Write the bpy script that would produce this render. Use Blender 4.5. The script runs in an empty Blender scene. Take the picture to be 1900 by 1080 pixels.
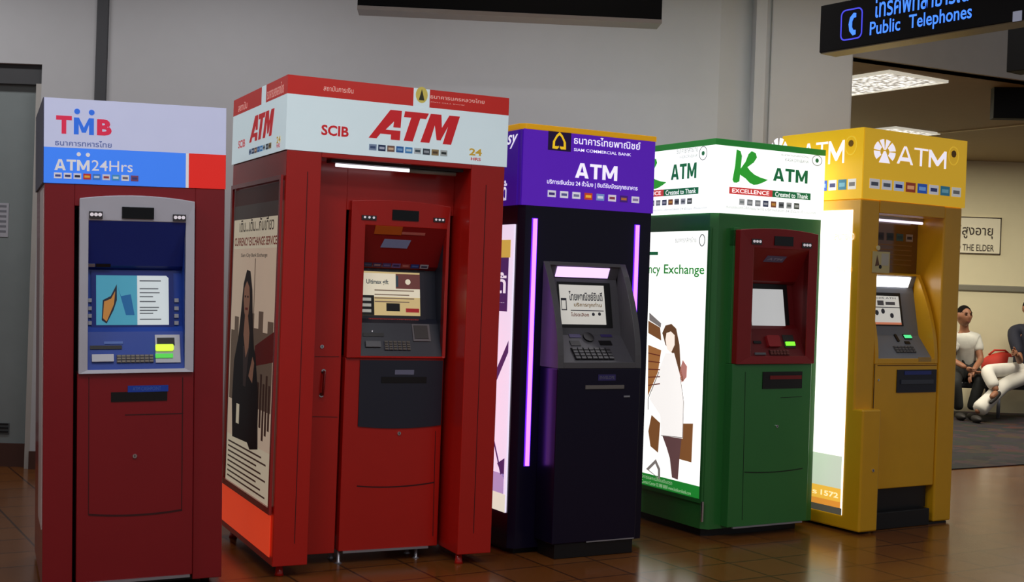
import bpy, bmesh, math, random
from mathutils import Vector, Matrix
random.seed(7)
S = bpy.context.scene
COL = S.collection

# ---------------------------------------------------------------- camera
FPX, PITCH, ROLL, HC = 2338.88, .0070026, .0349048, 1.36215
cp, sp, cr, sr = math.cos(PITCH), math.sin(PITCH), math.cos(ROLL), math.sin(ROLL)
FW = Vector((0, cp, -sp)); U0 = Vector((0, sp, cp)); R0 = Vector((1, 0, 0))
RT = cr*R0 + sr*U0; UP = -sr*R0 + cr*U0
CAM = Vector((0, 0, HC))
cam = bpy.data.cameras.new('camera'); camo = bpy.data.objects.new('camera', cam); COL.objects.link(camo)
cam.sensor_width = 36; cam.lens = FPX/1900*36; cam.clip_end = 200
camo.matrix_world = Matrix(((RT.x, UP.x, -FW.x, 0), (RT.y, UP.y, -FW.y, 0), (RT.z, UP.z, -FW.z, HC), (0, 0, 0, 1)))
S.camera = camo
S.view_settings.view_transform = 'Standard'; S.view_settings.look = 'None'
S.view_settings.exposure = 0.0; S.view_settings.gamma = 1; S.view_settings.use_curve_mapping = False

# ---------------------------------------------------------------- world + unseen ceiling lamps and the added wall row
W = bpy.data.worlds.new('World'); S.world = W; W.use_nodes = True
W.node_tree.nodes['Background'].inputs[0].default_value = (.92, .95, 1.0, 1)
W.node_tree.nodes['Background'].inputs[1].default_value = .20

def area(loc, sx, sy, power, col, rot=(0, 0, 0)):
    l = bpy.data.lights.new('area_lamp', 'AREA'); l.shape = 'RECTANGLE'; l.size = sx; l.size_y = sy
    l.energy = power; l.color = col
    o = bpy.data.objects.new('area_lamp', l); COL.objects.link(o); o.location = loc; o.rotation_euler = rot
    return o
LAMPS = [(-3.2, 3.6, 26), (-.9, 3.6, 26), (1.6, 3.6, 26), (-3.9, 7.3, 18), (-1.9, 7.3, 13), (.1, 7.3, 12), (1.9, 7.3, 12), (-1.6, 1.0, 26), (1.6, .6, 26)]  # all unseen; the row by the back wall is placed to brighten that wall
for x, y, pw in LAMPS:
    area((x, y, 3.52), 1.2, .3, pw, (1.0, .97, .98))
HALL_LAMPS_POWER = 30

# ---------------------------------------------------------------- pixel <-> world on known planes
def ray(px, py): return FW + RT*((px-950)/FPX) + UP*((540-py)/FPX)
def at_z(px, py, z):
    d = ray(px, py); return CAM + d*((z-HC)/d.z)
def at_y(px, py, y):
    d = ray(px, py); return CAM + d*(y/d.y)

class Face:
    """a plane with its own axes inside a local frame: ex to the right, ey up, en outward"""
    def __init__(s, M, O, ex, ey):
        s.M = M; s.O = Vector(O); s.ex = Vector(ex).normalized(); s.ey = Vector(ey).normalized(); s.en = s.ex.cross(s.ey)
    def p(s, a, b, n=0): return s.O + s.ex*a + s.ey*b + s.en*n
    def at(s, px, py, n=0):
        Mi = s.M.inverted(); o = Mi @ CAM; d = Mi.to_3x3() @ ray(px, py)
        q = s.O + s.en*n; k = (q-o).dot(s.en)/d.dot(s.en); P = o + d*k - s.O
        return (P.dot(s.ex), P.dot(s.ey))
    def rect(s, x0, y0, x1, y1, n=0):
        a = s.at(x0, y0, n); b = s.at(x1, y1, n); return (a[0], b[1], b[0], a[1])   # s0,t0,s1,t1
    def sub(s, n): return Face(s.M, s.O + s.en*n, s.ex, s.ey)

# ---------------------------------------------------------------- materials
def lin(c): return tuple((v/255/12.92 if v/255 <= .04045 else ((v/255+.055)/1.055)**2.4) for v in c)
MATS = {}
def mat(name, c, rough=.45, metal=0., emit=0., coat=0., noise=.06, spec=.5):
    if name in MATS: return MATS[name]
    m = bpy.data.materials.new(name); m.use_nodes = True; nt = m.node_tree; b = nt.nodes['Principled BSDF']
    L = lin(c)
    b.inputs['Roughness'].default_value = rough; b.inputs['Metallic'].default_value = metal
    b.inputs['Specular IOR Level'].default_value = spec
    b.inputs['Coat Weight'].default_value = coat; b.inputs['Coat Roughness'].default_value = .12
    if noise:
        tc = nt.nodes.new('ShaderNodeTexCoord'); n = nt.nodes.new('ShaderNodeTexNoise'); n.inputs['Scale'].default_value = 9; n.inputs['Detail'].default_value = 5
        r = nt.nodes.new('ShaderNodeMixRGB'); r.blend_type = 'MIX'
        r.inputs[1].default_value = tuple(v*(1-noise) for v in L)+(1,); r.inputs[2].default_value = tuple(min(1, v*(1+noise)) for v in L)+(1,)
        nt.links.new(tc.outputs['Object'], n.inputs['Vector']); nt.links.new(n.outputs['Fac'], r.inputs[0]); nt.links.new(r.outputs[0], b.inputs['Base Color'])
    else: b.inputs['Base Color'].default_value = L+(1,)
    if emit:
        b.inputs['Emission Color'].default_value = L+(1,); b.inputs['Emission Strength'].default_value = emit
    MATS[name] = m; return m

# ---------------------------------------------------------------- mesh builder
class MB:
    def __init__(s): s.v = []; s.f = []; s.mi = []; s.ms = []; s.sm = []; s.done = []; s.split = True
    def cut(s, name=None):
        """what was added so far becomes a part of its own"""
        if s.f: s.done.append((name, s.v, s.f, s.mi, s.ms, s.sm)); s.v = []; s.f = []; s.mi = []; s.ms = []; s.sm = []
        return s
    def m(s, mt):
        if mt not in s.ms: s.ms.append(mt)
        return s.ms.index(mt)
    def add(s, vs, fs, mt, smooth=False):
        o = len(s.v); s.v += [tuple(v) for v in vs]; k = s.m(mt)
        for f in fs: s.f.append([o+i for i in f]); s.mi.append(k); s.sm.append(smooth)
        return s
    def prism(s, F, pts, n0, n1, mt):
        N = len(pts); vs = [F.p(a, b, n0) for a, b in pts] + [F.p(a, b, n1) for a, b in pts]
        A = sum(pts[i][0]*pts[(i+1) % N][1]-pts[(i+1) % N][0]*pts[i][1] for i in range(N))
        fs = [list(range(N, 2*N)), list(range(N-1, -1, -1))] + [[i, (i+1) % N, N+(i+1) % N, N+i] for i in range(N)]
        if A < 0: fs = [f[::-1] for f in fs]
        return s.add(vs, fs, mt)
    def rect(s, F, r, n0, n1, mt): return s.prism(F, [(r[0], r[1]), (r[2], r[1]), (r[2], r[3]), (r[0], r[3])], n0, n1, mt)
    def box(s, a, b, mt, bev=0.):
        bm = bmesh.new(); bmesh.ops.create_cube(bm, size=1)
        for v in bm.verts: v.co = Vector([(a[i]+b[i])/2 + v.co[i]*abs(b[i]-a[i]) for i in range(3)])
        if bev: bmesh.ops.bevel(bm, geom=bm.edges[:], offset=bev, segments=2, affect='EDGES', profile=.5)
        bm.verts.index_update()
        s.add([v.co.copy() for v in bm.verts], [[v.index for v in f.verts] for f in bm.faces], mt); bm.free(); return s
    def ring(s, F, out, inn, n0, n1, mt, nin=None):
        """frame between two loops with the same number of points; n0 back, n1 front"""
        nin = n1 if nin is None else nin
        N = len(out); V = [F.p(a, b, n1) for a, b in out]+[F.p(a, b, nin) for a, b in inn]+[F.p(a, b, n0) for a, b in out]+[F.p(a, b, n0) for a, b in inn]
        fs = []
        for i in range(N):
            j = (i+1) % N
            fs += [[i, j, N+j, N+i], [2*N+j, 2*N+i, 3*N+i, 3*N+j], [i, 2*N+i, 2*N+j, j], [N+i, N+j, 3*N+j, 3*N+i]]
        return s.add(V, fs, mt)
    def sheet(s, u0, u1, prof, mt):
        """profile of (v,z) swept across u"""
        V = []
        for v, z in prof: V += [(u0, v, z), (u1, v, z)]
        return s.add(V, [[2*i, 2*i+1, 2*i+3, 2*i+2] for i in range(len(prof)-1)], mt)
    def side(s, u0, u1, poly, mt):
        """(v,z) polygon extruded between u0 and u1"""
        N = len(poly); V = [(u0, v, z) for v, z in poly]+[(u1, v, z) for v, z in poly]
        return s.add(V, [list(range(N)), list(range(2*N-1, N-1, -1))]+[[i, N+i, N+(i+1) % N, (i+1) % N] for i in range(N)], mt)
    def tube(s, pts, r, mt, n=10):
        pts = [Vector(p) for p in pts]; V = []; 
        rr = r if isinstance(r, (list, tuple)) else [r]*len(pts)
        for i, P in enumerate(pts):
            d = (pts[min(i+1, len(pts)-1)]-pts[max(i-1, 0)]).normalized()
            a = d.cross(Vector((0, 0, 1)) if abs(d.z) < .9 else Vector((1, 0, 0))).normalized(); b = d.cross(a)
            V += [P+(a*math.cos(2*math.pi*k/n)+b*math.sin(2*math.pi*k/n))*rr[i] for k in range(n)]
        fs = [[i*n+k, i*n+(k+1) % n, (i+1)*n+(k+1) % n, (i+1)*n+k] for i in range(len(pts)-1) for k in range(n)]
        fs += [list(range(n-1, -1, -1)), [(len(pts)-1)*n+k for k in range(n)]]
        return s.add(V, fs, mt, True)
    def disc(s, F, c, r, n0, n1, mt, n=20, ry=None):
        ry = ry or r
        return s.prism(F, [(c[0]+r*math.cos(2*math.pi*k/n), c[1]+ry*math.sin(2*math.pi*k/n)) for k in range(n)], n0, n1, mt)
    def circ(s, F, c, r, w, n0, n1, mt, n=24, ry=None):
        ry = ry or r; q = [(math.cos(2*math.pi*k/n), math.sin(2*math.pi*k/n)) for k in range(n)]
        return s.ring(F, [(c[0]+r*a, c[1]+ry*b) for a, b in q], [(c[0]+(r-w)*a, c[1]+(ry-w)*b) for a, b in q], n0, n1, mt)
    def text(s, F, body, r, n, mt, bold=0., shear=0., th=.0008, keep=False, font_w=None):
        """lettering fitted into rect r = (s0,t0,s1,t1) of face F"""
        body_ = body; s.cut()
        cu = bpy.data.curves.new('t', 'FONT'); cu.body = body; cu.size = 1; cu.offset = bold; cu.shear = shear; cu.resolution_u = 3
        ob = bpy.data.objects.new('t', cu); COL.objects.link(ob); dg = bpy.context.evaluated_depsgraph_get()
        me = bpy.data.meshes.new_from_object(ob.evaluated_get(dg)); bpy.data.objects.remove(ob); bpy.data.curves.remove(cu)
        if not me.vertices: return s
        bm = bmesh.new(); bm.from_mesh(me); bpy.data.meshes.remove(me)
        xs = [v.co.x for v in bm.verts]; ys = [v.co.y for v in bm.verts]
        x0, x1, y0, y1 = min(xs), max(xs), min(ys), max(ys); kx = (r[2]-r[0])/(x1-x0); ky = (r[3]-r[1])/(y1-y0)
        if keep: kx = ky = min(kx, ky)
        vs = [F.p(r[0]+(v.co.x-x0)*kx, r[1]+(v.co.y-y0)*ky, n) for v in bm.verts]; bm.verts.index_update()
        s.add(vs, [[v.index for v in f.verts] for f in bm.faces], mt); bm.free(); s.cut('lettering'); return s
    def block(s, F, word, r, n, mt, wt=.2, gap=.14):
        """plain bold capitals (A T M) drawn as polygons in rect r"""
        s.cut(); s0, t0, s1, t1 = r; ws = {'A': 1., 'T': .86, 'M': 1.12}; tot = sum(ws[c] for c in word)+gap*(len(word)-1); k = (s1-s0)/tot; H = t1-t0; x = s0
        for c in word:
            W_ = ws[c]; P = lambda L: [(x+a*W_*k, t0+b*H) for a, b in L]; q = wt/W_
            if c == 'T': s.prism(F, P([(.5-q/2, 0), (.5+q/2, 0), (.5+q/2, 1-wt*.8), (1, 1-wt*.8), (1, 1), (0, 1), (0, 1-wt*.8), (.5-q/2, 1-wt*.8)]), n-.001, n, mt)
            elif c == 'M': s.prism(F, P([(0, 0), (q, 0), (q, .62), (.5-q*.42, .12), (.5+q*.42, .12), (1-q, .62), (1-q, 0), (1, 0), (1, 1), (1-q*1.05, 1), (.5, .42), (q*1.05, 1), (0, 1)]), n-.001, n, mt)
            elif c == 'A':
                a, b = .17, .38
                xi = lambda y: .5*(1-q*.55)*y + q*1.12*(1-y)*1.0 if False else q*1.1+(.5-q*1.1)*(y/(1-wt*.75))
                s.prism(F, P([(0, 0), (q*1.1, 0), (xi(a), a), (1-xi(a), a), (1-q*1.1, 0), (1, 0), (.5+q*.6, 1), (.5, 1), (.5, 1-wt*.75), (1-xi(b), b), (xi(b), b), (.5-.0005, 1-wt*.75), (.5-.0005, 1), (.5-q*.6, 1)]), n-.001, n, mt)
            x += (W_+gap)*k
        s.cut('lettering'); return s
    def build(s, name, parent=None, bevel=0.):
        s.cut(); first = None; s.objs = []
        for nm, V, Fc, mi, ms, sm in s.done:
            nm = nm or name
            me = bpy.data.meshes.new(nm); me.from_pydata(V, [], Fc); me.update()
            for mt in ms: me.materials.append(mt)
            for p, k, q in zip(me.polygons, mi, sm): p.material_index = k; p.use_smooth = q
            o = bpy.data.objects.new(nm, me); COL.objects.link(o)
            if parent: o.parent = parent
            s.objs.append(o); first = first or (o if nm == name else None)
        o = first or o
        if bevel:
            b = o.modifiers.new('bevel', 'BEVEL'); b.width = bevel; b.segments = 2; b.limit_method = 'ANGLE'; b.angle_limit = math.radians(40)
        return o

def tag(o, label=None, cat=None, group=None, kind=None):
    if label: o['label'] = label
    if cat: o['category'] = cat
    if group: o['group'] = group
    if kind: o['kind'] = kind
    return o
def empty(name, M):
    o = bpy.data.objects.new(name, None); COL.objects.link(o); o.matrix_world = M; o.empty_display_size = .1; return o
def frame(loc, yaw=0., lean=0.): return Matrix.Translation(loc) @ Matrix.Rotation(yaw, 4, 'Z') @ Matrix.Rotation(lean, 4, 'Y')

# common materials
BLACK = mat('black plastic', (14, 14, 16), .4)
DARK = mat('dark gap', (10, 8, 9), .8)
STEEL = mat('brushed steel', (176, 178, 186), .35, .7)
CHROME = mat('chrome', (225, 225, 230), .15, 1.)
GREYP = mat('grey printed marks', (120, 122, 130), .5)
WHITE_INK = mat('white ink', (235, 235, 240), .5, emit=.25)
GLASS_DARK = mat('dark glass', (6, 6, 9), .08)

# ================================================================ the room
# main hall: floor of polished brown tiles laid on the diagonal
def tile_floor():
    m = bpy.data.materials.new('polished brown tiles'); m.use_nodes = True; nt = m.node_tree; b = nt.nodes['Principled BSDF']
    tc = nt.nodes.new('ShaderNodeTexCoord'); mp = nt.nodes.new('ShaderNodeMapping'); mp.inputs['Rotation'].default_value = (0, 0, math.radians(-31))
    br = nt.nodes.new('ShaderNodeTexBrick'); br.offset = 0; br.inputs['Scale'].default_value = 1; br.inputs['Brick Width'].default_value = .3; br.inputs['Row Height'].default_value = .3
    br.inputs['Mortar Size'].default_value = .006; br.inputs['Color1'].default_value = lin((112, 66, 28))+(1,); br.inputs['Color2'].default_value = lin((122, 74, 32))+(1,); br.inputs['Mortar'].default_value = lin((62, 38, 24))+(1,)
    no = nt.nodes.new('ShaderNodeTexNoise'); no.inputs['Scale'].default_value = 3; no.inputs['Detail'].default_value = 6
    rr = nt.nodes.new('ShaderNodeMapRange'); b.inputs['Specular IOR Level'].default_value = .36; rr.inputs[3].default_value = .14; rr.inputs[4].default_value = .24
    nt.links.new(tc.outputs['Object'], mp.inputs[0]); nt.links.new(mp.outputs[0], br.inputs['Vector']); nt.links.new(mp.outputs[0], no.inputs['Vector'])
    nt.links.new(br.outputs['Color'], b.inputs['Base Color']); nt.links.new(no.outputs['Fac'], rr.inputs[0]); nt.links.new(rr.outputs[0], b.inputs['Roughness'])
    return m
TILE = tile_floor()
def wallmat(name, c):
    m = mat(name, c, .75, noise=.03)
    return m
WALL = wallmat('grey painted wall', (192, 194, 196))
WALLF = wallmat('cream painted wall', (232, 222, 184))
tag(MB().box((-9, -6, -.12), (12, 18, 0), TILE).build('floor'), kind='structure')

WY = math.radians(1.2)     # the back wall, almost square to the view
MW = frame((-3.2, 8.43, 0), WY)
FWALL = Face(MW, (0, 0, 0), (1, 0, 0), (0, 0, 1))
x_door = FWALL.at(66, 500)[0]; z_door = FWALL.at(40, 118)[1]
x_a = FWALL.at(1332, 200)[0]; x_b = FWALL.at(1396, 200)[0]; x_c = FWALL.at(1416, 200)[0]; x_d = FWALL.at(1427, 200)[0]; x_e = FWALL.at(1581, 180)[0]
CEIL = 3.6
wb = MB()
wb.box((x_door, 0, 0), (x_a, .2, CEIL), WALL); wb.box((-3.2, 0, z_door), (x_door, .2, CEIL), WALL); wb.box((-6, 0, 0), (x_door-1.3, .2, CEIL), WALL)
w = wb.build('wall_back'); w.matrix_world = MW; tag(w, kind='structure')
# the wall turns slightly back, then a jamb and a pier
wr = MB(); wr.prism(Face(MW, (0, 0, 0), (1, 0, 0), (0, -1, 0)), [(x_a, 0), (x_b, -.10), (x_b, -.22), (x_a, -.22)], -CEIL, 0, WALL)
wr2 = wr.build('wall_return'); wr2.matrix_world = MW; tag(wr2, kind='structure')
for v in wr2.data.vertices: pass
t = MB().box((x_b, -.03, 0), (x_c, .2, CEIL), WALL).build('trim_1'); t.matrix_world = MW; tag(t, kind='structure')
wp = MB().box((x_c, .03, 0), (x_d, .2, CEIL), WALL); wp.box((x_d, -.0, 0), (x_e, .2, CEIL), WALL, .012)
o = wp.build('wall_pier'); o.matrix_world = MW; tag(o, kind='structure')
# dark cover strip running up the wall
xs = FWALL.at(191, 60)[0]
o = MB().box((xs-.037, -.025, 0), (xs+.037, .01, CEIL), mat('dark grey strip', (66, 68, 72), .6), .004).build('trim_2'); o.matrix_world = MW; tag(o, kind='structure')
o = MB().box((x_door, -.02, 0), (x_a, 0, .12), mat('brown skirting', (74, 44, 34), .5)).build('baseboard_back'); o.matrix_world = MW; tag(o, kind='structure')

# grey service door in its recess at the left end
DG = mat('grey green door paint', (132, 142, 142), .5)
do = MB().box((x_door-1.3, .1, .0), (x_door, .16, z_door-.12), DG)
do = do.build('door_1'); do.matrix_world = MW; tag(do, kind='structure')
FD = Face(MW, (0, .1, 0), (1, 0, 0), (0, 0, 1))
fr = MB().box((x_door-1.3, .04, z_door-.13), (x_door, .1, z_door), mat('dark lintel', (66, 68, 70), .6)); fr.box((x_door-.035, .0, 0), (x_door, .1, z_door-.13), mat('pale jamb', (176, 174, 168), .5))
fr.build('door_frame', do)
kb = MB().box((x_door-1.3, .07, 0), (x_door-.035, .1, .155), mat('brown skirting', (74, 44, 34), .5)); kb.build('kick_plate', do)
r = FD.rect(-20, 376, 15, 440)
st = MB(); st.rect(FD, r, 0, .004, mat('pale door notice', (176, 178, 186), .5))
for k in range(6): st.rect(FD, (r[0]+.015, r[1]+.03+k*.034, r[2]-.015, r[1]+.045+k*.034), .004, .005, GREYP)
st.build('door_notice', do)
gr = MB(); r = FD.rect(-25, 784, 17, 806)
gr.rect(FD, r, 0, .006, mat('grille grey', (84, 92, 94), .5))
for k in range(3): gr.rect(FD, (r[0], r[1]+.012+k*.026, r[2]-.006, r[1]+.022+k*.026), .006, .012, DARK)
gr.build('vent_grille', do)

# main hall ceiling
CE = mat('white ceiling', (150, 148, 146), .8)
tag(MB().box((-9, -6, CEIL), (2.9, 8.6, CEIL+.1), CE).build('ceiling'), kind='structure')

# waiting hall behind: axes turned about 33 degrees
TH = math.radians(33.)
E1 = Vector((math.cos(TH), math.sin(TH), 0)); E2 = Vector((-math.sin(TH), math.cos(TH), 0))
HC2 = 3.0
def carpet():
    m = bpy.data.materials.new('patterned carpet'); m.use_nodes = True; nt = m.node_tree; b = nt.nodes['Principled BSDF']; b.inputs['Roughness'].default_value = .95
    tc = nt.nodes.new('ShaderNodeTexCoord'); vo = nt.nodes.new('ShaderNodeTexVoronoi'); vo.inputs['Scale'].default_value = 6
    no = nt.nodes.new('ShaderNodeTexNoise'); no.inputs['Scale'].default_value = 14; no.inputs['Detail'].default_value = 4
    ra = nt.nodes.new('ShaderNodeValToRGB'); e = ra.color_ramp; e.elements[0].color = lin((22, 20, 24))+(1,); e.elements[1].color = lin((92, 40, 40))+(1,)
    for p, c in ((.3, (48, 38, 50)), (.5, (34, 48, 34)), (.68, (78, 46, 60)), (.82, (72, 58, 34))): 
        q = e.elements.new(p); q.color = lin(c)+(1,)
    mx = nt.nodes.new('ShaderNodeMixRGB'); mx.blend_type = 'MULTIPLY'; mx.inputs[0].default_value = 1.0
    nt.links.new(tc.outputs['Object'], vo.inputs['Vector']); nt.links.new(tc.outputs['Object'], no.inputs['Vector'])
    nt.links.new(vo.outputs['Color'], ra.inputs[0]); nt.links.new(ra.outputs[0], mx.inputs[1]); nt.links.new(no.outputs['Color'], mx.inputs[2]); nt.links.new(mx.outputs[0], b.inputs['Base Color'])
    return m
c0 = at_z(1762, 872, 0); c1 = at_z(1900, 863, 0); dd = (c1-c0).normalized(); nn = Vector((-dd.y, dd.x, 0))
A = c0-dd*3; B = c0+dd*8
Fz = Face(Matrix.Identity(4), (0, 0, 0), (1, 0, 0), (0, 1, 0))
o = MB().prism(Fz, [(p.x, p.y) for p in (A, B, B+nn*9, A+nn*9)], 0, .008, carpet()).build('floor_hall'); tag(o, kind='structure')
WFY = 15.05
MF = frame((0, WFY, 0), 0.); FF = Face(MF, (0, 0, 0), (1, 0, 0), (0, 0, 1))
o = MB().box((-1, 0, 0), (12, .2, HC2), WALLF).build('wall_far'); o.matrix_world = MF; tag(o, kind='structure')
z0 = FF.at(1850, 541)[1]; z1 = FF.at(1850, 530)[1]
o = MB().box((-1, -.03, z0), (12, 0, z1), mat('grey bumper rail', (132, 128, 112), .5), .01).build('trim_3'); o.matrix_world = MF; tag(o, kind='structure')
# bulkhead and hall ceiling
b0 = at_z(1600, 107, HC2); b1 = at_z(1900, 149, HC2); bd = (b1-b0).normalized(); bn = Vector((-bd.y, bd.x, 0))
P0 = b0-bd*.14; P1 = b1+bd*5
o = MB().prism(Fz, [(p.x, p.y) for p in (P0, P1, P1+bn*.15, P0+bn*.15)], HC2, CEIL+.1, mat('grey bulkhead paint', (176, 172, 166), .7)).build('wall_bulkhead'); tag(o, kind='structure')
HCM = mat('tan ceiling boards', (150, 128, 92), .7)
o = MB().prism(Fz, [(p.x, p.y) for p in (P0+bn*.03, P1+bn*.03, Vector((12, 15.2, 0)), Vector((-2, 15.2, 0)), Vector((-2, 8.7, 0)))], HC2, HC2+.1, HCM).build('ceiling_hall'); tag(o, kind='structure')

# recessed lights in the hall ceiling
PANEL = mat('prismatic light panel', (255, 250, 240), .3, emit=2.2)
def prism_panel():
    m = bpy.data.materials.new('crinkled prismatic diffuser'); m.use_nodes = True; nt = m.node_tree; b = nt.nodes['Principled BSDF']
    tc = nt.nodes.new('ShaderNodeTexCoord'); vo = nt.nodes.new('ShaderNodeTexVoronoi'); vo.inputs['Scale'].default_value = 26
    mr = nt.nodes.new('ShaderNodeMapRange'); mr.inputs[1].default_value = .05; mr.inputs[2].default_value = .7; mr.inputs[3].default_value = 1.7; mr.inputs[4].default_value = .25
    nt.links.new(tc.outputs['Object'], vo.inputs['Vector']); nt.links.new(vo.outputs['Distance'], mr.inputs[0]); nt.links.new(mr.outputs[0], b.inputs['Emission Strength'])
    b.inputs['Emission Color'].default_value = (1, .97, .9, 1); b.inputs['Base Color'].default_value = (.8, .8, .8, 1); return m
PRISM = prism_panel()
def ceiling_light(corner, label):
    Mt = Matrix(((E1.x, E2.x, 0, corner.x), (E1.y, E2.y, 0, corner.y), (0, 0, 1, HC2), (0, 0, 0, 1)))
    e = empty('ceiling_light', Mt); tag(e, label, 'ceiling light', 'recessed lights in the waiting hall ceiling')
    F = Face(Mt, (0, 0, 0), (1, 0, 0), (0, -1, 0))   # looking down
    MB().box((-.61, 0, -.012), (0, 1.25, -.004), PRISM).build('diffuser', e)
    b = MB(); t = .025
    for a, c in (((-.61-t, -t), (t, 0)), ((-.61-t, 1.25), (t, 1.25+t)), ((-.61-t, 0), (-.61, 1.25)), ((0, 0), (t, 1.25))):
        b.box((a[0], a[1], -.02), (c[0], c[1], 0), mat('white light frame', (240, 236, 220), .4, emit=.5))
    b.build('frame', e)
    l = area(corner-E1*.3+E2*.62+Vector((0, 0, -.03)), .6, 1.2, HALL_LAMPS_POWER, (1, .93, .78), (0, 0, TH)); l.name = 'hall_lamp'
R1 = at_z(1751, 149, HC2); R2 = at_z(1738, 246, HC2)
ceiling_light(R1, 'crinkled ceiling light panel under the telephone sign, larger of the two')
ceiling_light(R2, 'thin sliver of ceiling light just above the yellow kiosk top')
for q in (R1+E1*3.6+E2*1.2, R1+E1*2.6+E2*4.5):
    area(q+Vector((0, 0, -.03)), .6, 1.2, HALL_LAMPS_POWER*2.6, (1, .93, .78), (0, 0, TH))
q0 = R2; q1 = at_z(1900, 230, HC2); ql = (q1-q0).length
tb = MB(); d = (q1-q0).normalized(); n_ = Vector((-d.y, d.x, 0))*.02
tb.prism(Fz, [(p.x, p.y) for p in (q0-n_, q1+d*1.5-n_, q1+d*1.5+n_, q0+n_)], HC2-.012, HC2, mat('pale ceiling batten', (214, 196, 150), .5))
tag(tb.build('trim_4'), kind='structure')

# ================================================================ signs on the walls and ceiling
SB = mat('black sign box', (8, 8, 9), .6, spec=.15)
BLUE_E = mat('glowing blue lettering', (64, 128, 255), .5, emit=1.25)
BLUE_D = mat('glowing deep blue line', (64, 66, 215), .5, emit=1.0)
sgn = at_z(1520, 98, 2.62); _e = at_z(1875, 40, 2.62); _b = at_z(1556, 103, 2.62)
TS = math.atan2((_e-sgn).y, (_e-sgn).x); SD_ = (_b-sgn).length
MS = frame(sgn, TS); FS = Face(MS, (0, 0, 0), (1, 0, 0), (0, 0, 1))
e = empty('hanging_sign', MS); tag(e, 'long black hanging sign with glowing blue lettering and a handset symbol', 'sign')
zt = FS.at(1523, 11)[1]; MB().box((0, 0, 0), (2.3, SD_, zt), SB, .003).build('sign_box', e)
lip = MB().box((.004, .006, -.006), (2.29, SD_-.004, 0), mat('brown lit underside', (92, 80, 52), .4)).build('bottom_panel', e)  # brown of the light on the sign's bottom face is put into its colour
hr = MB(); hr.box((.15, .07, zt), (.166, .086, CEIL-2.62), STEEL); hr.cut(); hr.box((1.9, .07, zt), (1.92, .09, CEIL-2.62), STEEL); hr.build('hanger_rod', e)
pic = MB(); F = FS
p = [F.at(*q) for q in ((1560, 20), (1600, 11), (1601, 70), (1560, 77))]
s0 = (p[0][0]+p[3][0])/2; s1 = (p[1][0]+p[2][0])/2; t0 = p[3][1]; t1 = p[0][1]
def rr(s0, t0, s1, t1, r, n=5):
    P = []
    for cx, cy, a0 in ((s1-r, t0+r, -90), (s1-r, t1-r, 0), (s0+r, t1-r, 90), (s0+r, t0+r, 180)):
        P += [(cx+r*math.cos(math.radians(a0+90*k/n)), cy+r*math.sin(math.radians(a0+90*k/n))) for k in range(n+1)]
    return P
pic.ring(F, rr(s0, t0, s1, t1, .03), rr(s0+.007, t0+.007, s1-.007, t1-.007, .024), 0, .002, BLUE_D)
cx = (s0+s1)/2; h = t1-t0
hs = [(cx+(x_-cx)*.8+.004, y_) for x_, y_ in [(cx+.012, t1-.15*h), (cx+.03, t1-.17*h), (cx+.03, t1-.3*h), (cx+.012, t1-.31*h), (cx, t1-.42*h), (cx, t1-.6*h), (cx+.012, t1-.7*h), (cx+.03, t1-.71*h), (cx+.03, t1-.85*h), (cx+.008, t1-.87*h), (cx-.018, t1-.72*h), (cx-.026, t1-.5*h), (cx-.016, t1-.28*h)]]
pic.prism(F, hs, 0, .003, BLUE_E); pic.build('handset_symbol', e)
a = F.at(1614, 64); b = F.at(1804, 12); c = F.at(1617, 33); 
tx = MB(); pt1 = F.at(1616, 41)[1]; pb0 = F.at(1614, 66)[1]; w1 = F.at(1671, 40)[0]; w2 = F.at(1687, 40)[0]
tx.text(F, 'Public', (a[0], pb0, w1, pt1), .002, BLUE_E, bold=.012); tx.text(F, 'Telephones', (w2, pb0-.02, b[0], pt1), .002, BLUE_E, bold=.012)
a2 = F.at(1622, 34); tx.text(F, 'โทรศัพท์สาธารณะ', (a2[0], a2[1], a2[0]+(b[0]-a[0])*.98, F.at(1622, -6)[1]), .002, BLUE_E, bold=.014); tx.build('lettering', e)
pb = F.rect(1880, 22, 1896, 38); MB().rect(F, pb, 0, .003, mat('pale pictogram', (150, 156, 176), .5, emit=.3)).build('pictogram', e)

def black_sign(p, yaw, w, d, h, label, marks):
    Mx = frame(p, yaw); e = empty('hanging_sign', Mx); tag(e, label, 'sign')
    MB().box((0, 0, 0), (w, d, h), SB, .004).build('sign_box', e)
    rd = MB()
    for k in (.15, w-.15): rd.cut(); rd.box((k-.01, d/2-.01, h), (k+.01, d/2+.01, (CEIL if p.y < 9 else HC2)-p.z), STEEL)
    rd.build('hanger_rod', e)
    F = Face(Mx, (0, 0, 0), (1, 0, 0), (0, 0, 1)); mk = MB(); marks(F, mk)
    if mk.v: mk.build('lettering', e)
    return e
p = at_y(1867, 134, 7.7)
def mk1(F, m): m.text(F, 'lll l ll', (.03, .12, .2, .2), .002, mat('dim sign letters', (90, 90, 96), .5))
black_sign(p, TS, 1.4, .15, .27, 'smaller black hanging sign at the right edge below the telephone sign', mk1)
p = at_y(1843, 219, 9.75)
black_sign(p, math.radians(-8), 1.2, .12, .30, 'plain black sign box under the hall ceiling at the far right', lambda F, m: None)
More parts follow.
